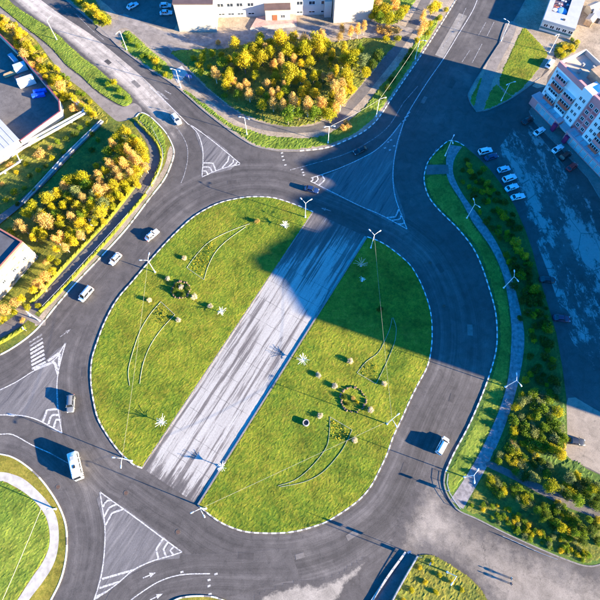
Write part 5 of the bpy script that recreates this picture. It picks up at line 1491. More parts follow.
def make_vehicle(kind):
    L, W, Hh, bz, xs, xt, rt_, rb = VDIM[kind]
    h = L / 2; w = W / 2
    root = thing('car', 'x', 'car')
    P_ = M['tmp_paint']
    mb = MB()
    bt = bz - .02 if kind in ('sedan',) else bz + .05
    shell(mb, [(-h, w * .72, w * .80, w * .7, .38, bt - .22, bt - .06), (-h + .12, w * .82, w * .93, w * .84, .25, bt - .14, bt), (-h + .7, w * .88, w, w * .9, .2, bt - .1, bt + .03), (rb + .1, w * .88, w, w * .92, .2, bz - .06, bz + .06), (0, w * .9, w, w * .92, .2, bz - .06, bz + .05), (xs, w * .9, w, w * .9, .2, bz - .08, bz + .02), (h - .75, w * .88, w * .99, w * .86, .2, bz - .14, bz - .06), (h - .16, w * .8, w * .9, w * .76, .25, bz - .26, bz - .16), (h, w * .66, w * .76, w * .6, .36, bz - .34, bz - .26)])
    body = mb.build('body', P_, root, True)
    # greenhouse: dark glass with painted roof and pillars
    mb = MB(); zt = Hh - .05
    wl, wt = w * .9, w * .72
    B = [(xs, wl), (rb, wl * .97)]; T = [(xt, wt), (rt_, wt * .98)]
    zb = bz - .02
    v = lambda x, y, z: Vector((x, y, z))
    A = {s: (v(xs, s * wl, zb), v(rb, s * wl * .97, zb), v(xt, s * wt, zt), v(rt_, s * wt * .98, zt)) for s in (-1, 1)}
    ws = MB(); ws.face([A[-1][0], A[1][0], A[1][2], A[-1][2]]); ws.build('windscreen', M['car_glass'], root)
    rw = MB(); rw.face([A[1][1], A[-1][1], A[-1][3], A[1][3]]); rw.build('rear_window', M['car_glass'], root)
    for s in (-1, 1):
        q = [A[s][0], A[s][1], A[s][3], A[s][2]]
        if s > 0: q = q[::-1]
        sw = MB(); sw.face(q); sw.build('side_window', M['car_glass'], root)
    for s in (-1, 1):
        b0, b1, t0, t1 = A[s]
        o = Vector((0, s * .015, 0))
        for q0, q1, a_, b_ in ((b0, t0, .09, .06), (b1, t1, .13, .08), (b0.lerp(b1, .52), t0.lerp(t1, .52), .08, .05)):
            mb = MB(); mb.bar(q0 + o, q1 + o, a_, b_); mb.build('pillar', P_, root)
    mb = MB()
    e = .05; gx = np.linspace(rt_ - .08, xt + .1, 6)
    for x in gx:
        f = 1 - .15 * ((x - (rt_ + xt) / 2) / ((xt - rt_) / 2)) ** 2
        for y, z in ((-1.04, -.06), (-.92, .0), (0, .05), (.92, .0), (1.04, -.06)):
            mb.v.append((x, y * wt, zt + z + .05 * (f - .85)))
    for i in range(5):
        for k in range(4):
            a = i * 5 + k; mb.f.append((a, a + 5, a + 6, a + 1)); mb.m.append(0)
    mb.build('roof', P_, root, True)
    for sx in (-1, 1):
        for sy in (-1, 1):
            x, y = sx * L * .29, sy * (w - .1)
            r = .32 if kind in ('sedan', 'hatch') else .36
            mb = MB()
            prof = [(r * .55, -.1), (r * .95, -.1), (r, -.06), (r, .06), (r * .95, .1), (r * .55, .1)]
            mb.lathe(prof, n=16)
            mb.v = [(x + a, y + c, r + b) for a, b, c in mb.v]
            wh_ = mb.build('wheel', M['tyre'], root)
            mb = MB(); mb.lathe([(.001, .07), (r * .5, .08), (r * .56, .05), (r * .56, -.05), (.001, -.07)], n=12)
            mb.v = [(x + a, y + c, r + b) for a, b, c in mb.v]
            mb.build('rim', M['rim'], wh_)
    for s in (-1, 1):
        mb = MB(); mb.box((h - .16, s * w * .62, bz - .24), (.26, .36, .13), rz=-s * .35); mb.build('headlight', M['headlight'], root)
        mb = MB(); mb.box((-h + .07, s * w * .68, bz - .1), (.12, .3, .2), rz=s * .2); mb.build('taillight', M['taillight'], root)
        mb = MB(); mb.box((xs - .1, s * (w + .1), bz + .06), (.14, .2, .12)); mb.build('mirror', P_, root)
    for x in (h - .02, -h + .02):
        mb = MB(); mb.box((x, 0, .42), (.1, W * .78, .16)); mb.build('bumper', M['rubber'], root)
    mb = MB(); mb.box((0, 0, .21), (L * .8, W * .8, .06)); mb.build('underside', M['rubber'], root)
    remember(root)
    for ch in CH[root]: remember(ch)
    return root
M['tmp_paint'] = paint('car_paint_white', (0.78, 0.78, 0.78))
COLS = {'white': M['tmp_paint'], 'silver': paint('car_paint_silver', (0.14, 0.145, 0.155)), 'navy': paint('car_paint_navy', (0.012, 0.03, 0.10)), 'black': paint('car_paint_black', (0.012, 0.012, 0.015)), 'red': paint('car_paint_red', (0.42, 0.012, 0.02)), 'plum': paint('car_paint_plum', (0.10, 0.015, 0.05)), 'grey': paint('car_paint_grey', (0.03, 0.032, 0.035)), 'pearl': paint('car_paint_pearl', (0.62, 0.66, 0.72))}
SRC = {}
def car(kind, colr, px, py, tx, ty, label, group=None, z=0.0, sc=1.0):
    """centre pixel and a pixel the car's nose points to"""
    p, q = G(px, py), G(tx, ty)
    p.z = z
    rz = math.atan2(q.y - p.y, q.x - p.x)
    key = (kind, colr)
    if kind not in PROTO:
        PROTO[kind] = make_vehicle(kind); first = True
    else: first = False
    if first:
        o = PROTO[kind]; o.location = p; o.rotation_euler = (0, 0, rz); o['label'] = label
        if group: o['group'] = group
    else:
        o = dup(PROTO[kind], p, rz, label, group)
        if not group and 'group' in o: del o['group']
    if True:
        for ch in (CH[o] if o in CH else list(o.children)):
            nm = ch.name.split('.')[0]
            if nm in ('body', 'pillar', 'roof', 'mirror'):
                k2 = (kind, colr, ch.data.name.split('@')[0])
                if k2 not in SRC:
                    me = ch.data.copy(); me.name = ch.data.name.split('@')[0] + '@' + colr; me.materials[0] = COLS[colr]; SRC[k2] = me
                ch.data = SRC[k2]
    if sc != 1.0: o.scale = (sc,) * 3
    return o
PKG = 'cars parked beside the promenade grass'; DRV = 'cars driving round the junction'; SHP = 'cars parked before the shops'
car('sedan', 'white', 152.5, 236, 162, 228, 'white saloon highest up on the western carriageway', DRV, sc=1.06)
car('hatch', 'white', 116, 260, 104, 274, 'white hatchback in the middle of the three on the western carriageway', DRV, sc=1.08)
car('van', 'white', 87, 295, 76, 308, 'white van lowest of the three on the western carriageway', DRV, sc=1.05)
car('suv', 'silver', 72, 404, 71, 420, 'grey car heading down beside the western painted triangle', DRV, sc=1.05)
car('van', 'white', 441.5, 446, 448, 434, 'white van on the eastern carriageway just out of the shade', DRV, sc=1.02)
car('sedan', 'navy', 311.5, 190.5, 322, 193, 'dark blue saloon passing the northern lamp', DRV, sc=1.05)
car('sedan', 'black', 360, 151.5, 350, 156, 'black car in shade near the northern kerb bend', DRV, sc=1.0)
car('suv', 'white', 177, 121, 185, 132, 'white car coming down the north west road', DRV, sc=1.0)
car('suv', 'white', 484.5, 152.5, 495, 150, 'white car at the top of the row beside a navy car', PKG)
car('sedan', 'navy', 490.5, 158.0, 500, 155, 'navy car tucked next to the topmost white parked car', PKG)
car('hatch', 'pearl', 503, 170.5, 512, 168, 'pale silver hatchback below the navy parked car', PKG)
car('suv', 'white', 508.5, 179.5, 518, 176, 'white car with dark screen, third of the parked row from below', PKG)
car('sedan', 'white', 511, 188.5, 520, 185, 'white car second from the bottom of the parked row', PKG)
car('sedan', 'white', 517, 197.8, 527, 195.5, 'white car at the bottom of the parked row', PKG)
car('sedan', 'white', 538.5, 132.5, 547, 127, 'white saloon nearest the car park entrance', SHP)
car('sedan', 'white', 556.8, 150, 566, 144, 'white saloon beside a black car before the shops', SHP)
car('suv', 'black', 564.5, 157, 573, 151, 'black car between the white and the red car', SHP)
car('hatch', 'red', 571, 168, 579, 162, 'red hatchback parked before the shops', SHP)
car('sedan', 'black', 527, 121.5, 536, 116, 'black car parked at the upper end before the shops', SHP)
car('sedan', 'black', 546.5, 280.5, 556, 281, 'black car in shade beside the promenade grass', PKG)
car('sedan', 'plum', 560.5, 319, 570, 320, 'plum coloured car lowest in the shaded service road', PKG)
car('sedan', 'grey', 574.5, 441.5, 584, 443, 'dark grey car parked in the sunlit yard entrance')
car('suv', 'white', 549, 65, 556, 55, 'white off roader by the lawn triangle on the sandy lane')
car('sedan', 'pearl', 133, 7.5, 141, 3, 'silver car by the pale house at the top edge', z=.17)
car('hatch', 'pearl', 166, 7.5, 176, 7, 'pale blue car, upper of two beside the school wing', z=.17)
car('sedan', 'pearl', 166.5, 14.5, 176, 14, 'pale blue car, lower of two beside the school wing', z=.17)
# minibus
def minibus(px, py, tx, ty, label):
    p, q = G(px, py), G(tx, ty)
    t = thing('minibus', label, 'minibus', p, math.atan2(q.y - p.y, q.x - p.x))
    L, W, Hh = 6.9, 2.2, 2.7; h = L / 2; w = W / 2
    P_ = COLS['white']
    mb = MB(); shell(mb, [(-h, w * .85, w * .94, w * .86, .35, 2.3, 2.58), (-h + .15, w * .92, w, w * .93, .3, 2.4, 2.7), (0, w * .92, w, w * .93, .3, 2.4, Hh + .02), (h - 1.1, w * .92, w, w * .93, .3, 2.4, Hh), (h - .55, w * .92, w * .98, w * .88, .3, 2.2, 2.55), (h - .18, w * .9, w * .96, w * .86, .3, 1.35, 1.6), (h, w * .8, w * .88, w * .8, .35, 1.0, 1.15)])
    mb.build('body', P_, t, True)
    mb = MB(); mb.face([(h - .15, -w * .8, 1.62), (h - .15, w * .8, 1.62), (h - .53, w * .8, 2.5), (h - .53, -w * .8, 2.5)]); mb.v = [(x + .03, y, z + .03) for x, y, z in mb.v]; mb.build('windscreen', M['car_glass'], t)
    for s in (-1, 1):
        for k in range(4):
            x0 = h - 1.25 - k * 1.32
            mb = MB(); mb.box((x0 - .55, s * (w + .004), 1.85), (1.15, .03, .75)); mb.build('side_window', M['car_glass'], t)
        mb = MB(); mb.box((h - .45, s * (w + .2), 1.75), (.16, .3, .4)); mb.build('mirror', M['rubber'], t)
        mb = MB(); mb.box((h - .06, s * w * .62, .85), (.16, .4, .2)); mb.build('headlight', M['headlight'], t)
        mb = MB(); mb.box((-h - .01, s * w * .8, 1.1), (.06, .2, .4)); mb.build('taillight', M['taillight'], t)
        for x in (h * .58, -h * .55):
            mb = MB(); mb.lathe([(.001, -.12), (.36, -.12), (.4, -.06), (.4, .06), (.36, .12), (.001, .12)], n=16); mb.v = [(x + a, s * (w - .12) + c, .4 + b) for a, b, c in mb.v]
            o = mb.build('wheel', M['tyre'], t)
            mb = MB(); mb.lathe([(.001, .13), (.2, .13), (.22, .0)], n=12); mb.v = [(x + a, s * (w - .12 + c), .4 + b) for a, b, c in mb.v]; mb.build('rim', M['rim'], o)
    mb = MB(); mb.box((.3, .05, Hh + .06), (.75, .6, .1)); mb.build('roof_hatch', M['rubber'], t)
    mb = MB(); mb.box((-1.9, 0, Hh + .04), (1.0, .9, .06)); mb.build('roof_vent', M['grey_metal'], t)
    mb = MB(); mb.box((h + .03, 0, .45), (.14, W * .86, .25)); mb.box((-h - .03, 0, .45), (.14, W * .86, .25)); mb.build('bumper', M['rubber'], t)
    for k in range(3):
        mb = MB(); mb.box((1.9 - k * .55, -.82, Hh - .015), (.35, .12, .04)); mb.build('marker_lamp', M['rubber'], t)
minibus(78, 466.5, 81.5, 482, 'tall white minibus with a dark roof hatch below the western triangle')

# ================================================================ two walkers
def person(px, py, rz, label, top, legs, seed):
    rr = random.Random(seed)
    t = thing('person', label, 'person', G(px, py, .02), rz, 'two walkers on the side street')
    def skin(name, nodes, edges, mat, parent):
        me = bpy.data.meshes.new(name); me.from_pydata([n[0] for n in nodes], edges, [])
        me.materials.append(mat)
        o = link(name, me, parent)
        sk = o.modifiers.new('skin', 'SKIN'); sk.use_smooth_shade = True
        if not me.skin_vertices: me.skin_vertices.new()
        lay = me.skin_vertices[0].data
        for i, n in enumerate(nodes):
            lay[i].radius = (n[1], n[1] * (n[2] if len(n) > 2 else 1)); lay[i].use_root = (i == 0)
        ss = o.modifiers.new('sub', 'SUBSURF'); ss.levels = 1; ss.render_levels = 1
        return o
    st = .22
    J = [((0, 0, .95), .13, .8), ((0, 0, 1.2), .14, .75), ((0, 0, 1.42), .15, .7), ((0, 0, 1.52), .06), ((.03, 0, 1.66), .1), ((.03, 0, 1.76), .08),
         ((0, .1, .9), .09), ((st * .5, .1, .5), .065), ((st, .1, .08), .05), ((st + .16, .1, .04), .04),
         ((0, -.1, .9), .09), ((-st * .2, -.1, .5), .065), ((-st, -.1, .1), .05), ((-st + .15, -.1, .05), .04),
         ((0, .2, 1.42), .065), ((-.08, .25, 1.14), .05), ((.06, .26, .92), .04), ((.1, .26, .82), .035),
         ((0, -.2, 1.42), .065), ((.06, -.25, 1.14), .05), ((.2, -.25, .95), .04), ((.26, -.25, .86), .035)]
    E_ = [(0, 1), (1, 2), (2, 3), (3, 4), (4, 5), (0, 6), (6, 7), (7, 8), (8, 9), (0, 10), (10, 11), (11, 12), (12, 13), (2, 14), (14, 15), (15, 16), (16, 17), (2, 18), (18, 19), (19, 20), (20, 21)]
    skin('body', J, E_, M['skin'], t)
    jk = [0, 1, 2, 14, 15, 16, 18, 19, 20]; mp = {a: i for i, a in enumerate(jk)}
    skin('jacket', [(J[a][0], J[a][1] + .03) + tuple(J[a][2:]) for a in jk], [(mp[a], mp[b]) for a, b in E_ if a in mp and b in mp], top, t)
    tr = [0, 6, 7, 8, 10, 11, 12]; mp2 = {a: i for i, a in enumerate(tr)}
    skin('trousers', [(J[a][0], J[a][1] + .02) + tuple(J[a][2:]) for a in tr], [(mp2[a], mp2[b]) for a, b in E_ if a in mp2 and b in mp2], legs, t)
    for a, b in ((8, 9), (12, 13)):
        mb = MB(); c = (Vector(J[a][0]) + Vector(J[b][0])) / 2; mb.lathe([(.001, .1), (.05, .09), (.07, .03), (.07, -.03)], (0, 0, 0), 10); mb.v = [(c.x + x * 2.0, c.y + y, max(.0, c.z - .02 + z)) for x, y, z in mb.v]; mb.build('shoe', M['rubber'], t, True)
    mb = MB(); mb.lathe([(.001, .145), (.07, .12), (.11, .05), (.115, -.04), (.1, -.1)], (0.0, 0, 1.70), 14); mb.build('hair', m_plain('dark_hair', (0.05, 0.03, 0.02), .8, .2, 6), t, True)
    for s in (-1, 1):
        mb = MB(); mb.lathe([(.001, .014), (.014, 0), (.001, -.014)], (.125, s * .035, 1.69), 6); mb.build('eye', M['rubber'], t)
    return t
M['skin'] = m_plain('skin', (0.50, 0.30, 0.21), .6, .08, 4)
person(510, 578, R(165), 'walker in a pale jacket on the dusty side street, the upper of two', m_plain('pale_jacket', (0.5, 0.48, 0.46), .9, .1, 3), m_plain('dark_trousers', (0.04, 0.045, 0.07), .9, .1, 3), 1)
person(509.5, 583.2, R(165), 'walker in a dark jacket on the dusty side street, the lower of two', m_plain('dark_jacket', (0.05, 0.06, 0.10), .9, .1, 3), m_plain('grey_trousers', (0.12, 0.12, 0.13), .9, .1, 3), 2)

# ================================================================ trees and shrubs
def crown_mesh(name, seed, shape, n_clump, per, leaf):
    """leaf-sized quads in clumps through a unit-radius crown; z from 0 (crown base) up"""
    rs = np.random.RandomState(seed)
    V = []; hgt = {'round': 1.9, 'tall': 3.0, 'bush': 1.15}[shape]
    cl = []
    while len(cl) < n_clump:
        p = rs.uniform(-1, 1, 3)
        r = np.linalg.norm(p)
        if r > 1 or r < .45: continue
        z = (p[2] + 1) / 2
        k = {'round': 1.0, 'tall': 1.05 - .55 * z, 'bush': 1.0}[shape]
        cl.append((p[0] * k * .78, p[1] * k * .78, z * hgt * .86 + hgt * .06, rs.uniform(.18, .42) * (1 if shape != 'tall' else 1.1)))
    if shape != 'tall': cl.append((0, 0, hgt * .5, .6))
    else: cl += [(0, 0, hgt * f, .42) for f in (.3, .55, .8)]
    faces = []
    for cx, cy, cz, cr in cl:
        n = int(per * (cr / .35) ** 2)
        d = rs.normal(size=(n, 3)); d /= np.linalg.norm(d, axis=1)[:, None]
        rad = cr * rs.uniform(.45, 1.25, n)
        c = np.array([cx, cy, cz]) + d * rad[:, None] * np.array([1, 1, .8])
        c[:, 2] = np.maximum(c[:, 2], .02)
        nn = d + rs.normal(size=(n, 3)) * .55; nn /= np.linalg.norm(nn, axis=1)[:, None]
        a = np.cross(nn, rs.normal(size=(n, 3))); a /= np.linalg.norm(a, axis=1)[:, None]
        b = np.cross(nn, a)
        s = (leaf * rs.uniform(.6, 1.35, n))[:, None]
        faces.append(np.stack([c - a * s, c - b * s * .75, c + a * s, c + b * s * .75], 1))
    F_ = np.concatenate(faces)
    nf = len(F_)
    me = bpy.data.meshes.new(name)
    me.vertices.add(nf * 4); me.vertices.foreach_set('co', F_.reshape(-1))
    me.loops.add(nf * 4); me.loops.foreach_set('vertex_index', np.arange(nf * 4, dtype=np.int32))
    me.polygons.add(nf); me.polygons.foreach_set('loop_start', np.arange(nf, dtype=np.int32) * 4); me.polygons.foreach_set('loop_total', np.full(nf, 4, np.int32))
    me.update(calc_edges=True)
    return me
def trunk_mesh(name, seed, h0, hc, mat):
    rr = random.Random(seed); mb = MB()
    top = h0 + hc * .6
    mb.tube([(0, 0, -.05), (rr.uniform(-.05, .05), 0, h0 * .6), (rr.uniform(-.08, .08), rr.uniform(-.08, .08), h0 + hc * .3), (0, 0, top)], [.085, .065, .045, .012], 7)
    for k in range(6):
        a = rr.uniform(0, 6.28); z = h0 + hc * rr.uniform(0, .4); L = rr.uniform(.45, .75)
        mb.tube([(0, 0, z), (math.cos(a) * L * .5, math.sin(a) * L * .5, z + L * .4), (math.cos(a) * L, math.sin(a) * L, z + L * .75)], [.035, .022, .006], 5)
    return mb.mesh(name, mat)
CROWN = {}
TRUNK = {}
H0 = {'round': .7, 'tall': .55, 'bush': .02}
HC = {'round': 1.9, 'tall': 3.0, 'bush': 1.15}
for shape, variants in (('round', 5), ('tall', 4), ('bush', 4)):
    for v in range(variants):
        base = crown_mesh('crown', 100 * v + len(shape), shape, {'round': 38, 'tall': 36, 'bush': 26}[shape], {'round': 52, 'tall': 46, 'bush': 60}[shape], .066)
        for cn, m_ in LEAF.items():
            me = base.copy(); me.materials.append(m_)
            CROWN[shape, v, cn] = me
        TRUNK[shape, v] = trunk_mesh('trunk', v * 7 + 3, H0[shape] if shape != 'bush' else .05, HC[shape], M['bark_birch'] if shape == 'tall' else M['bark'])
NV = {'round': 5, 'tall': 4, 'bush': 4}
CK = {'Y': 'golden yellow', 'O': 'peach orange', 'L': 'lime yellow', 'G': 'leafy green', 'S': 'grey green', 'D': 'dark green'}
COUNT = {'tree': 0, 'bush': 0}
def size_word(r):
    return 'small' if r < 1.15 else ('medium' if r < 1.75 else 'large')
def nearest(px, py, marks):
    return min(marks, key=lambda m: (m[0] - px) ** 2 + (m[1] - py) ** 2)[2]
PLANTED = {}
def plant(px, py, rpx, ck, shape, marks, group, zscale=1.0, ground=.15):
    """crown centre and crown radius in the photograph -> a tree standing on the ground"""
    k = 3.0  # rough px per metre for a first guess of the size
    p = G(px, py)
    pm = (FOC * _c - (300 - py) * _s) / CAM_H
    r = rpx / pm
    zc = (H0[shape] + HC[shape] * .55) * r * zscale
    p = G(px, py, zc); p.z = ground
    v = rng.randrange(NV[shape]); cn = CK[ck]
    kind = 'bush' if shape == 'bush' else 'tree'
    where = nearest(px, py, marks)
    form = {'round': 'round tree', 'tall': 'slender tree', 'bush': 'bush'}[shape]
    lab = '%s %s %s %s' % (size_word(r), cn, form, where)
    t = thing({'round': 'broadleaf_tree', 'tall': 'birch_tree', 'bush': 'bush'}[shape], lab, kind, p, rng.uniform(0, 6.28), group)
    zscale *= rng.uniform(.85, 1.25)
    t.scale = (r * rng.uniform(.85, 1.15), r * rng.uniform(.85, 1.15), r * zscale)
    c = link('crown', CROWN[shape, v, cn], t, (0, 0, H0[shape]))
    link('trunk', TRUNK[shape, v], t)
    COUNT[kind] += 1
    PLANTED.setdefault(lab, []).append((px, py, t))
    return t
# ---- grove in front of the school
SCH = [(215, 70, 'at the left end of the school grove'), (240, 60, 'in the upper left school grove'), (262, 46, 'below the pink terrace'), (300, 42, 'in front of the school bay'), (330, 45, 'below the right school wing'), (352, 34, 'by the right wing forecourt'), (250, 90, 'by the dark school grove clearing'), (285, 76, 'in the middle of the school grove'), (318, 75, 'by the inner grove clearing'), (350, 66, 'at the right rim of the school grove'), (270, 104, 'at the school grove bottom left'), (300, 106, 'at the school grove bottom'), (336, 96, 'at the school grove bottom right')]
SG = 'trees of the school grove'
T1 = '''244 61 8 Y r;253 47 6 Y r;260 40 5 L r;262 55 7 Y r;265 48 4.5 O t;270 42 5 Y r;281 41 7.5 Y r;293 35 5.5 Y r;287 51 6 L r;276 76 5 Y r;290 74 8 Y r;302 77 5 Y r;294 60 3.5 O t;301 62 4 Y t;281 59 4.5 O t;275 65 3.5 O t;304 38 5 O t;305 50 6.5 L r;317 42 8 Y r;320 51 6 Y r;322 36 4.5 O t;332 52 4.5 Y t;344 49 4.5 Y t;343 58 5 Y t;340 35 3.5 O t;342 30 3 O t;351 31 4 O t;358 29 4.5 O t;353 62 6.5 L r;347 76 7.5 Y r;352 89 4.5 Y r;331 76 4.5 O t;330 64 3 Y t;336 70 4 Y t;323 76 3 O t;284 86 3 O t;272 94 4 O t;262 103 5.5 L r;273 104 4.5 O t;283 106 4.5 O t;288 115 7 G r;293 102 5.5 O t;302 92 5 Y r;308 106 6 O t;307 86 4 Y r;315 92 5.5 Y r;322 101 6 O t;335 87 6.5 O t;342 85 5 O t;341 99 6.5 O t;336 106 5 O t;330 115 6 L r;333 95 5 Y r;315 114 6 G r;249 93 5 O t;246 83 3.5 O t;215 73 5.5 O t;226 84 5 Y r;218 43 3 O b;235 43 5.5 Y r;238 60 6 L r;229 78 5 Y t;238 93 5 G r;222 62 5 G r;230 70 4 L r;310 60 5 L r;326 45 5 L r;270 52 5 L r;253 58 5 Y r;256 66 4 L r;298 50 5 L r;313 52 4 O t;347 66 4 Y t;354 54 5 L r;318 84 4 Y r;299 114 5 G r;322 112 5 L r;344 92 5 Y r;348 82 5 Y r;280 96 4 L r;267 98 4 G r;362 62 6.5 S r;366 72 5 L r;360 50 4 G r'''
SH = {'r': 'round', 't': 'tall', 'b': 'bush'}
def plant_list(txt, marks, group, grow=1.0, **k):
    for s in txt.replace('\n', '').split(';'):
        x, y, r, c, f = s.split()
        plant(float(x), float(y), float(r) * grow, c, SH[f], marks, group, **k)
plant_list(T1, SCH, SG, grow=1.12)
NEM = [(390, 12, 'right of the school at the top edge'), (380, 30, 'on the island right of the school forecourt'), (424, 24, 'along the upper north east road'), (438, 4, 'at the top edge by the north east road'), (395, 75, 'in shade between path and north east road'), (345, 126, 'at the kerb bend beside a lamp')]
plant_list('385 7 8 Y r;395 4 6 O t;375 10 6 L r;400 14 6 L r;390 18 6 L r;380 18 5 G r;372 16 4 L r;405 8 5 Y r;378 4 6 O t;364 27 4 O t;388 31 6 O b;396 30 5 O b;380 30 5 O b;398 38 4 L b;386 38 4 L b;424 26 5 O t;423 17 4.5 O t;420 33 4.5 O t;430 24 4 L b;437 4 6 Y r;432 9 5 Y r;418 40 4 L b;428 33 3.5 L b;408 57 4.5 D b;412 50 4 G b;388 88 4 D b;392 80 4 D b;378 54 6 D r;373 64 5 D r;404 64 3 D b;384 98 3 D b;343 128 4 O b;349 125 4 O b;346 122 3 O b;446 10 3 L b;440 18 3 L b', NEM, 'trees around the north east road')
# ---- north west strips
NWM = [(82, 4, 'above the school driveway at the top edge'), (105, 22, 'at the mouth of the school driveway'), (150, 60, 'in the verge between driveway and road'), (122, 96, 'at the tip of the long verge strip'), (60, 50, 'in the long verge strip')]
plant_list('80 0 5 L b;86 6 4.5 Y b;92 8 5 Y r;97 13 5.5 Y r;103 18 5 L b;88 14 3.5 G b;74 -3 4 G b;107 22 4 L b;96 22 3 G b;155 60 4.5 Y b;151 58 3.5 L b;146 54 3.5 G b;138 46 3 G b;131 40 3 G b;160 68 3.5 G b;165 74 3.5 L b;128 36 3 G b;142 56 3 G b;155 68 3 G b;114 82 4 L b;119 90 3.5 G b;108 84 3 G b;126 98 3 G b', NWM, 'bushes of the north west verges')
WM = [(5, 18, 'beside the yard wall at upper left'), (20, 38, 'beside the yard wall above the containers'), (38, 58, 'beside the wall near the pale container'), (55, 80, 'beside the yard wall near the blue crates'), (75, 100, 'by the bend of the heating pipes'), (95, 115, 'between heating pipes and side path')]
def along(pxs, n, wpx, rr_, cols, marks, group, shapes='bbr', ground=.15):
    pts = [Vector((a, b, 0)) for a, b in pxs]
    d = resample(smooth(pts), 1.0)
    for i in range(n):
        q = d[int((i + rng.random()) / n * (len(d) - 1))]
        plant(q.x + rng.uniform(-wpx, wpx), q.y + rng.uniform(-wpx, wpx), rng.uniform(*rr_), rng.choice(cols), SH[rng.choice(shapes)], marks, group, ground=ground)
along([(-4, 14), (10, 30), (24, 46), (38, 62), (52, 80), (66, 95), (78, 106), (98, 117)], 46, 5, (3.0, 5.2), 'YYYOLLO', WM, 'yellow bushes outside the yard wall')
along([(14, 24), (34, 46), (52, 66), (70, 84), (92, 104)], 16, 3, (2.6, 3.8), 'LGY', WM, 'yellow bushes outside the yard wall')
# ---- western grove
GM = [(70, 180, 'in the western grove by the drain'), (47, 198, 'in the western grove by the path'), (25, 218, 'behind the peeling workshop'), (45, 222, 'in the western grove near the workshop'), (100, 180, 'in the middle of the western grove'), (100, 212, 'near the white bench'), (70, 235, 'by the lower western grove hedge'), (115, 150, 'at the upper right western grove'), (135, 150, 'at the rounded right end of the grove'), (130, 178, 'on the walkway side of the grove'), (45, 278, 'between workshop and walkway'), (12, 305, 'below the workshop at the left edge'), (40, 154, 'beside the heating pipes')]
plant_list('39 154 6 O b;68 180 6 L r;73 178 7 Y r;64 185 5.5 O r;83 178 7 L r;86 186 6 G r;76 191 6 S r;47 199 7 Y r;54 196 6 Y r;33 206 5.5 L r;40 215 7 Y r;45 220 8 O r;50 225 5.5 O r;27 214 6 L r;18 224 6 O r;24 229 5 O t;58 193 5 Y r;64 205 5 L r;69 199 5 Y r;83 198 5.5 O t;99 190 6 O t;102 202 7 S r;100 213 6.5 Y r;86 212 5 L r;80 222 6.5 Y r;72 217 5 O t;69 235 6 L r;61 235 5 O t;80 235 5.5 O t;98 175 5.5 O t;100 182 5 O t;113 145 5 O t;110 164 6 O t;116 159 6 Y r;117 172 5.5 O t;120 149 6 Y r;125 146 5 L r;131 140 5.5 Y r;128 150 5.5 O t;133 157 6 O t;139 163 5.5 O t;142 150 6 Y r;145 159 5 Y r;125 165 6 O t;130 173 6 O t;139 171 5.5 Y r;124 183 6 L r;134 180 5.5 Y r;120 178 5 O t;122 130 6 Y r;116 136 5 L r;128 133 5 Y r;108 152 5 G r;106 172 5 L r;92 205 5 L r;91 186 5 L r;94 222 5 L r;88 228 5 Y r;110 196 5.5 Y r;106 188 5 O t;114 186 6 Y r;116 194 4.5 L r;104 222 4 Y r;56 214 5 G r;60 224 5 L r;74 243 4.5 Y r;66 248 4.5 O t;56 240 5 O t;57 250 4 Y r;38 232 5 L r;34 238 4.5 Y r;44 236 5 Y r;50 258 4 L r;52 271 5.5 Y r;45 276 6 O r;38 283 6 O r;34 290 4.5 Y r;43 288 4 O t;58 262 4 L b;46 262 4 O b;15 302 6 O r;22 299 4.5 Y r;5 310 6 O r;14 312 4 L b;28 308 4 L b;-4 318 6 O r;3 320 4 Y b;22 320 3 O b;38 306 3.5 L b;138 143 5 Y r;146 168 4 O t;138 186 4 Y r;128 190 4 L r;122 198 4 Y r;112 206 4.5 L r;98 196 4.5 Y r;78 206 5 Y r;52 206 5 L r;10 232 5 L b', GM, 'trees of the western grove')
DM = [(20, 180, 'in the weeds below the heating pipes'), (60, 145, 'in the weeds beside the drain'), (85, 130, 'in the weeds near the pipe bend')]
plant_list('10 165 4 O b;16 172 3 Y b;26 164 3 L b;50 148 3 O b;58 142 3 G b;66 138 3.5 D b;74 134 4 D b;80 128 3 G b;30 176 3 D b;38 170 3 L b;14 192 4 L b;24 188 3 G b;6 200 3.5 L b;52 158 3 L b;46 166 3 D b;88 124 3 L b;92 134 3 D b;2 184 3 O b;34 190 3 G b;18 204 3 D b;64 152 3 G b;92 150 3.5 D b;98 140 3 G b', DM, 'weedy bushes along the drain')
# ---- promenade bushes in shade
PM = [(470, 168, 'near the top of the promenade'), (490, 188, 'beside the row of parked cars'), (503, 216, 'below the row of parked cars'), (519, 248, 'on the shaded promenade bank'), (535, 290, 'beside the black parked car'), (546, 325, 'beside the plum coloured car'), (540, 360, 'at the shaded bank lower end')]
PGp = 'bushes between promenade and car park'
plant_list('469 165 3 Y b;470 172 3 Y b;467 160 2.5 D b;463 170 2.5 D b;487 184 3.5 Y b;489 191 3.5 Y b;482 192 3 Y b;488 201 3 L b;493 190 2.5 L b;500 212 3.5 L b;504 217 4 L b;486 222 3.5 D b;492 228 3 D b;516 242 4.2 Y b;519 250 3.8 Y b;524 256 4 Y b;510 236 3 D b;507 255 3.5 G b;513 264 3.5 D b;521 275 4 L b;514 286 4 D b;528 270 3.5 D b;509 262 2.5 L b;522 300 4 D b;534 290 5 L b;532 300 5 D b;526 292 4.5 D b;540 296 4 D b;540 314 4 D b;548 328 5 L b;546 322 4 D b;536 326 3.5 D b;533 336 3 D b;534 340 3 L b;550 345 4 D b;545 356 4 D b;530 356 3 D b;535 370 4 D b;552 366 4 D b;474 176 3 D b;480 182 3 D b;496 200 3 D b;512 222 3 D b;520 228 3 D b;500 238 2.5 D b;528 312 4 D b;520 318 3 D b;544 340 4 D b;540 380 4 D b;553 380 4 D b;526 380 3.5 L b', PM, PGp, grow=1.3)
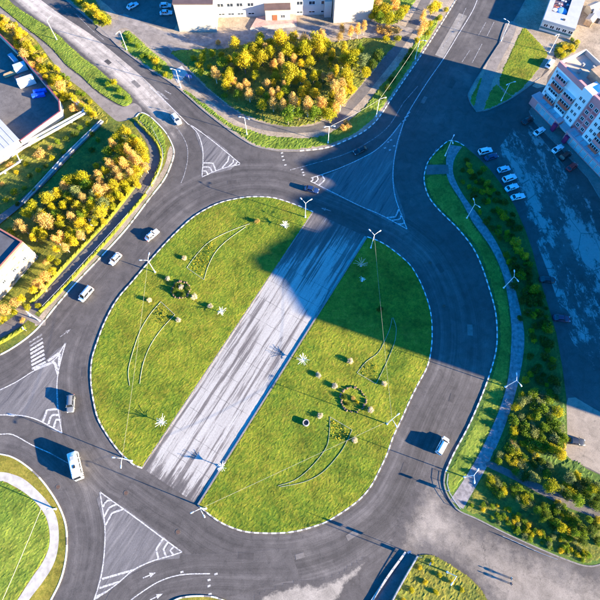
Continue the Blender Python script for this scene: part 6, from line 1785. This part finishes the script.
# ---- south east thicket
TM = [(530, 400, 'at the sunlit top of the thicket'), (515, 425, 'on the promenade side of the thicket'), (512, 450, 'in the lower left of the thicket'), (535, 455, 'in the yellow patch of the thicket'), (555, 415, 'along the yard entrance'), (560, 455, 'at the corner of the yard entrance'), (550, 487, 'beside the thicket path'), (500, 490, 'below the thicket path on the left'), (530, 510, 'on the slope above the guard rail'), (575, 500, 'in the far right thicket'), (590, 530, 'on the slope at the right edge')]
TG = 'shrubs of the south eastern thicket'
plant_list('513 443 4.5 O b;514 463 5 Y b;508 459 4.5 L b;523 461 4.5 Y b;535 455 4.5 Y b;551 486 7.5 L r;561 455 6 Y r;556 450 5 L r;563 446 4 O b', TM, TG)
def scatter(poly, n, rr_, cols, shapes, marks, group, seed, mind=3.5):
    r_ = random.Random(seed); xs = [a for a, b in poly]; ys = [b for a, b in poly]
    pv = [Vector((a, b, 0)) for a, b in poly]; done = []; tries = 0
    while len(done) < n and tries < 6000:
        tries += 1
        x, y = r_.uniform(min(xs), max(xs)), r_.uniform(min(ys), max(ys))
        if not inside(np.array([x]), np.array([y]), pv)[0]: continue
        if any((x - a) ** 2 + (y - b) ** 2 < mind ** 2 for a, b in done): continue
        done.append((x, y))
        plant(x, y, r_.uniform(*rr_), r_.choice(cols), SH[r_.choice(shapes)], marks, group)
scatter([(240, 50), (275, 40), (330, 44), (362, 42), (352, 96), (326, 114), (282, 112), (256, 98), (240, 72)], 34, (3.2, 5.6), 'LLYYOGL', 'rrt', SCH, SG, 21, 6)
scatter([(182, 56), (205, 52), (228, 50), (236, 76), (244, 104), (222, 94), (200, 76)], 16, (2.6, 4.6), 'LGLYGO', 'rbr', SCH, SG, 25, 5.5)
scatter([(222, 58), (240, 52), (244, 78), (256, 100), (238, 92), (226, 74)], 7, (3, 4.6), 'LGYO', 'rb', SCH, SG, 22, 5)
scatter([(112, 128), (130, 130), (146, 156), (136, 180), (104, 216), (70, 244), (40, 232), (24, 216), (60, 180), (86, 172), (104, 150)], 40, (3.4, 5.4), 'LLYGLSO', 'rrb', GM, 'trees of the western grove', 23, 6)
scatter([(468, 156), (492, 176), (512, 210), (530, 255), (546, 306), (558, 360), (560, 386), (530, 386), (529, 340), (520, 290), (500, 240), (480, 212), (462, 180)], 74, (2.2, 4.2), 'DDDGDGL', 'b', PM, PGp, 31, 4.6)
scatter([(520, 388), (560, 390), (564, 440), (556, 470), (535, 482), (512, 470), (497, 462), (508, 430)], 62, (4, 6.5), 'GGGDSLSG', 'bbb', TM, TG, 3, 5.2)
scatter([(490, 478), (512, 484), (535, 498), (532, 508), (505, 498), (484, 486)], 18, (3, 5.2), 'GSGGL', 'b', TM, TG, 4, 4)
scatter([(545, 498), (600, 518), (600, 545), (575, 545), (545, 525), (532, 510)], 38, (3, 5.5), 'GGDSLYG', 'bbr', TM, TG, 5, 4.0)
scatter([(572, 472), (604, 486), (604, 512), (575, 500), (556, 494)], 16, (4.5, 7), 'GDDSGL', 'rb', TM, TG, 6, 6)
scatter([(470, 505), (500, 500), (540, 530), (590, 552), (584, 562), (540, 544), (505, 528)], 56, (2.0, 3.8), 'LGGSGY', 'b', TM, TG, 7, 3.2)
# ---- small corners
KM = [(430, 575, 'on the weedy southern corner'), (566, 48, 'on the shrubby patch below the shop'), (10, 580, 'on the south western park lawn')]
plant_list('420 568 3 Y b;432 562 2.5 L b;440 575 3 L b;425 582 3 Y b;412 590 3.5 L b;452 582 3 Y b;436 592 3 L b;462 590 2.5 L b;404 600 3 Y b;560 50 3.5 L b;565 47 3.5 Y b;571 47 3 Y b;563 55 3 L b;573 51 2.5 Y b;577 42 3 L b;572 40 2.5 G b', KM, 'bushes on small corners')
# ---- ornamental shrubs on the lawns
IM = [(184, 258, 'beside the northern flower bed'), (168, 278, 'left of the round planted bed'), (149, 300, 'above the western flower bed'), (195, 297, 'right of the round planted bed'), (211, 307, 'beside the star ornament'), (178, 320, 'below the western flower bed'), (350, 361, 'above the eastern flower bed'), (318, 375, 'between star ornament and stone bed'), (335, 386, 'at the rim of the stone edged bed'), (384, 383, 'below the eastern flower bed'), (371, 410, 'right of the stone edged bed'), (320, 416, 'beside the well ring'), (355, 441, 'below the southern flower bed'), (353, 398, 'in the middle of the stone edged bed'), (181, 289, 'in the middle of the round planted bed'), (380, 309, 'in shade on the eastern lawn'), (258, 220, 'near the north rim of the western lawn')]
LEAF['pale pink'] = m_leaf('leaf_pale', [(0.45, 0.36, 0.22), (0.58, 0.48, 0.34), (0.68, 0.58, 0.46), (0.72, 0.62, 0.4)], .15)
CK['P'] = 'pale pink'
for v in range(4):
    me = CROWN['bush', v, 'dark green'].copy(); me.materials[0] = LEAF['pale pink']; CROWN['bush', v, 'pale pink'] = me
plant_list('184.5 258 3 P b;167.5 278.5 3 P b;149.5 300.5 3 P b;194.5 297 3.2 P b;210 306 3.2 P b;178 320 3.2 P b;350 361 3.2 P b;318 375 3.2 P b;335 386 3.6 P b;384.5 383.5 3.2 P b;371 410 3.6 P b;320 416 3.4 P b;355 440.5 3.4 P b;353 398 3 O b;357 402 2 Y b;181 287 3 P b;380 309 3.6 D b;257 221 3.2 O b;174 291 3.5 D b;183 295 3.5 D b;177 285 3 D b;188 288 3 D b;345 397 3 D b;347 404 2.5 D b', IM, 'shrubs planted on the island lawns')
# past 300 bushes: the smallest become one mass of undergrowth
KEEP = 292
bushes = sorted([(o.scale[0], lab, q) for lab, its in PLANTED.items() for q in its for o in [q[2]] if o['category'] == 'bush' and o['group'] != 'shrubs planted on the island lawns'], key=lambda b: -b[0])
n_isl = sum(1 for its in PLANTED.values() for q in its if q[2]['category'] == 'bush') - len(bushes)
co_, mi_, mats_ = [], [], []
for s_, lab, q in bushes[KEEP - n_isl:]:
    o = q[2]; cr = [c for c in o.children if c.name.startswith('crown')][0]
    a = np.empty(len(cr.data.vertices) * 3); cr.data.vertices.foreach_get('co', a); a = a.reshape(-1, 3)
    ang = o.rotation_euler[2]; ca, sa = math.cos(ang), math.sin(ang)
    a = a * np.array(o.scale); x = a[:, 0] * ca - a[:, 1] * sa; y = a[:, 0] * sa + a[:, 1] * ca
    co_.append(np.stack([x + o.location.x, y + o.location.y, a[:, 2] + o.location.z], 1))
    m_ = cr.data.materials[0]
    if m_ not in mats_: mats_.append(m_)
    mi_.append(np.full(len(a) // 4, mats_.index(m_)))
    PLANTED[lab].remove(q)
    for c in list(o.children): bpy.data.objects.remove(c)
    bpy.data.objects.remove(o)
if co_:
    co = np.concatenate(co_); mi = np.concatenate(mi_).astype(np.int32); nf = len(mi)
    me = bpy.data.meshes.new('undergrowth')
    me.vertices.add(nf * 4); me.vertices.foreach_set('co', co.ravel())
    me.loops.add(nf * 4); me.loops.foreach_set('vertex_index', np.arange(nf * 4, dtype=np.int32))
    me.polygons.add(nf); me.polygons.foreach_set('loop_start', np.arange(nf, dtype=np.int32) * 4); me.polygons.foreach_set('loop_total', np.full(nf, 4, np.int32))
    for m_ in mats_: me.materials.append(m_)
    me.polygons.foreach_set('material_index', mi)
    me.update(calc_edges=True)
    tag(link('undergrowth', me), 'small mixed undergrowth bushes scattered over verges and thickets', 'undergrowth', kind='stuff')
ORD = ['first', 'second', 'third', 'fourth', 'fifth', 'sixth', 'seventh', 'eighth', 'ninth', 'tenth', 'eleventh', 'twelfth']
for lab, its in PLANTED.items():
    if len(its) <= 1: continue
    xs_ = [a for a, b, c in its]; ys_ = [b for a, b, c in its]
    hor = max(xs_) - min(xs_) >= max(ys_) - min(ys_)
    its.sort(key=lambda q: q[0] if hor else q[1])
    n = len(its)
    for k, (a, b, t) in enumerate(its):
        if n == 2: w_ = (['left of two', 'right of two'] if hor else ['upper of two', 'lower of two'])[k]
        elif n == 3: w_ = (['left of three', 'middle of three', 'right of three'] if hor else ['upper of three', 'middle of three', 'lower of three'])[k]
        else: w_ = ORD[min(k, 11)] + (' from left' if hor else ' from top')
        while len((lab + ' ' + w_).split()) > 16: lab = lab.replace('medium ', '', 1) if 'medium ' in lab else lab.replace(' the ', ' ', 1)
        t['label'] = lab + ', ' + w_
print('trees', COUNT)
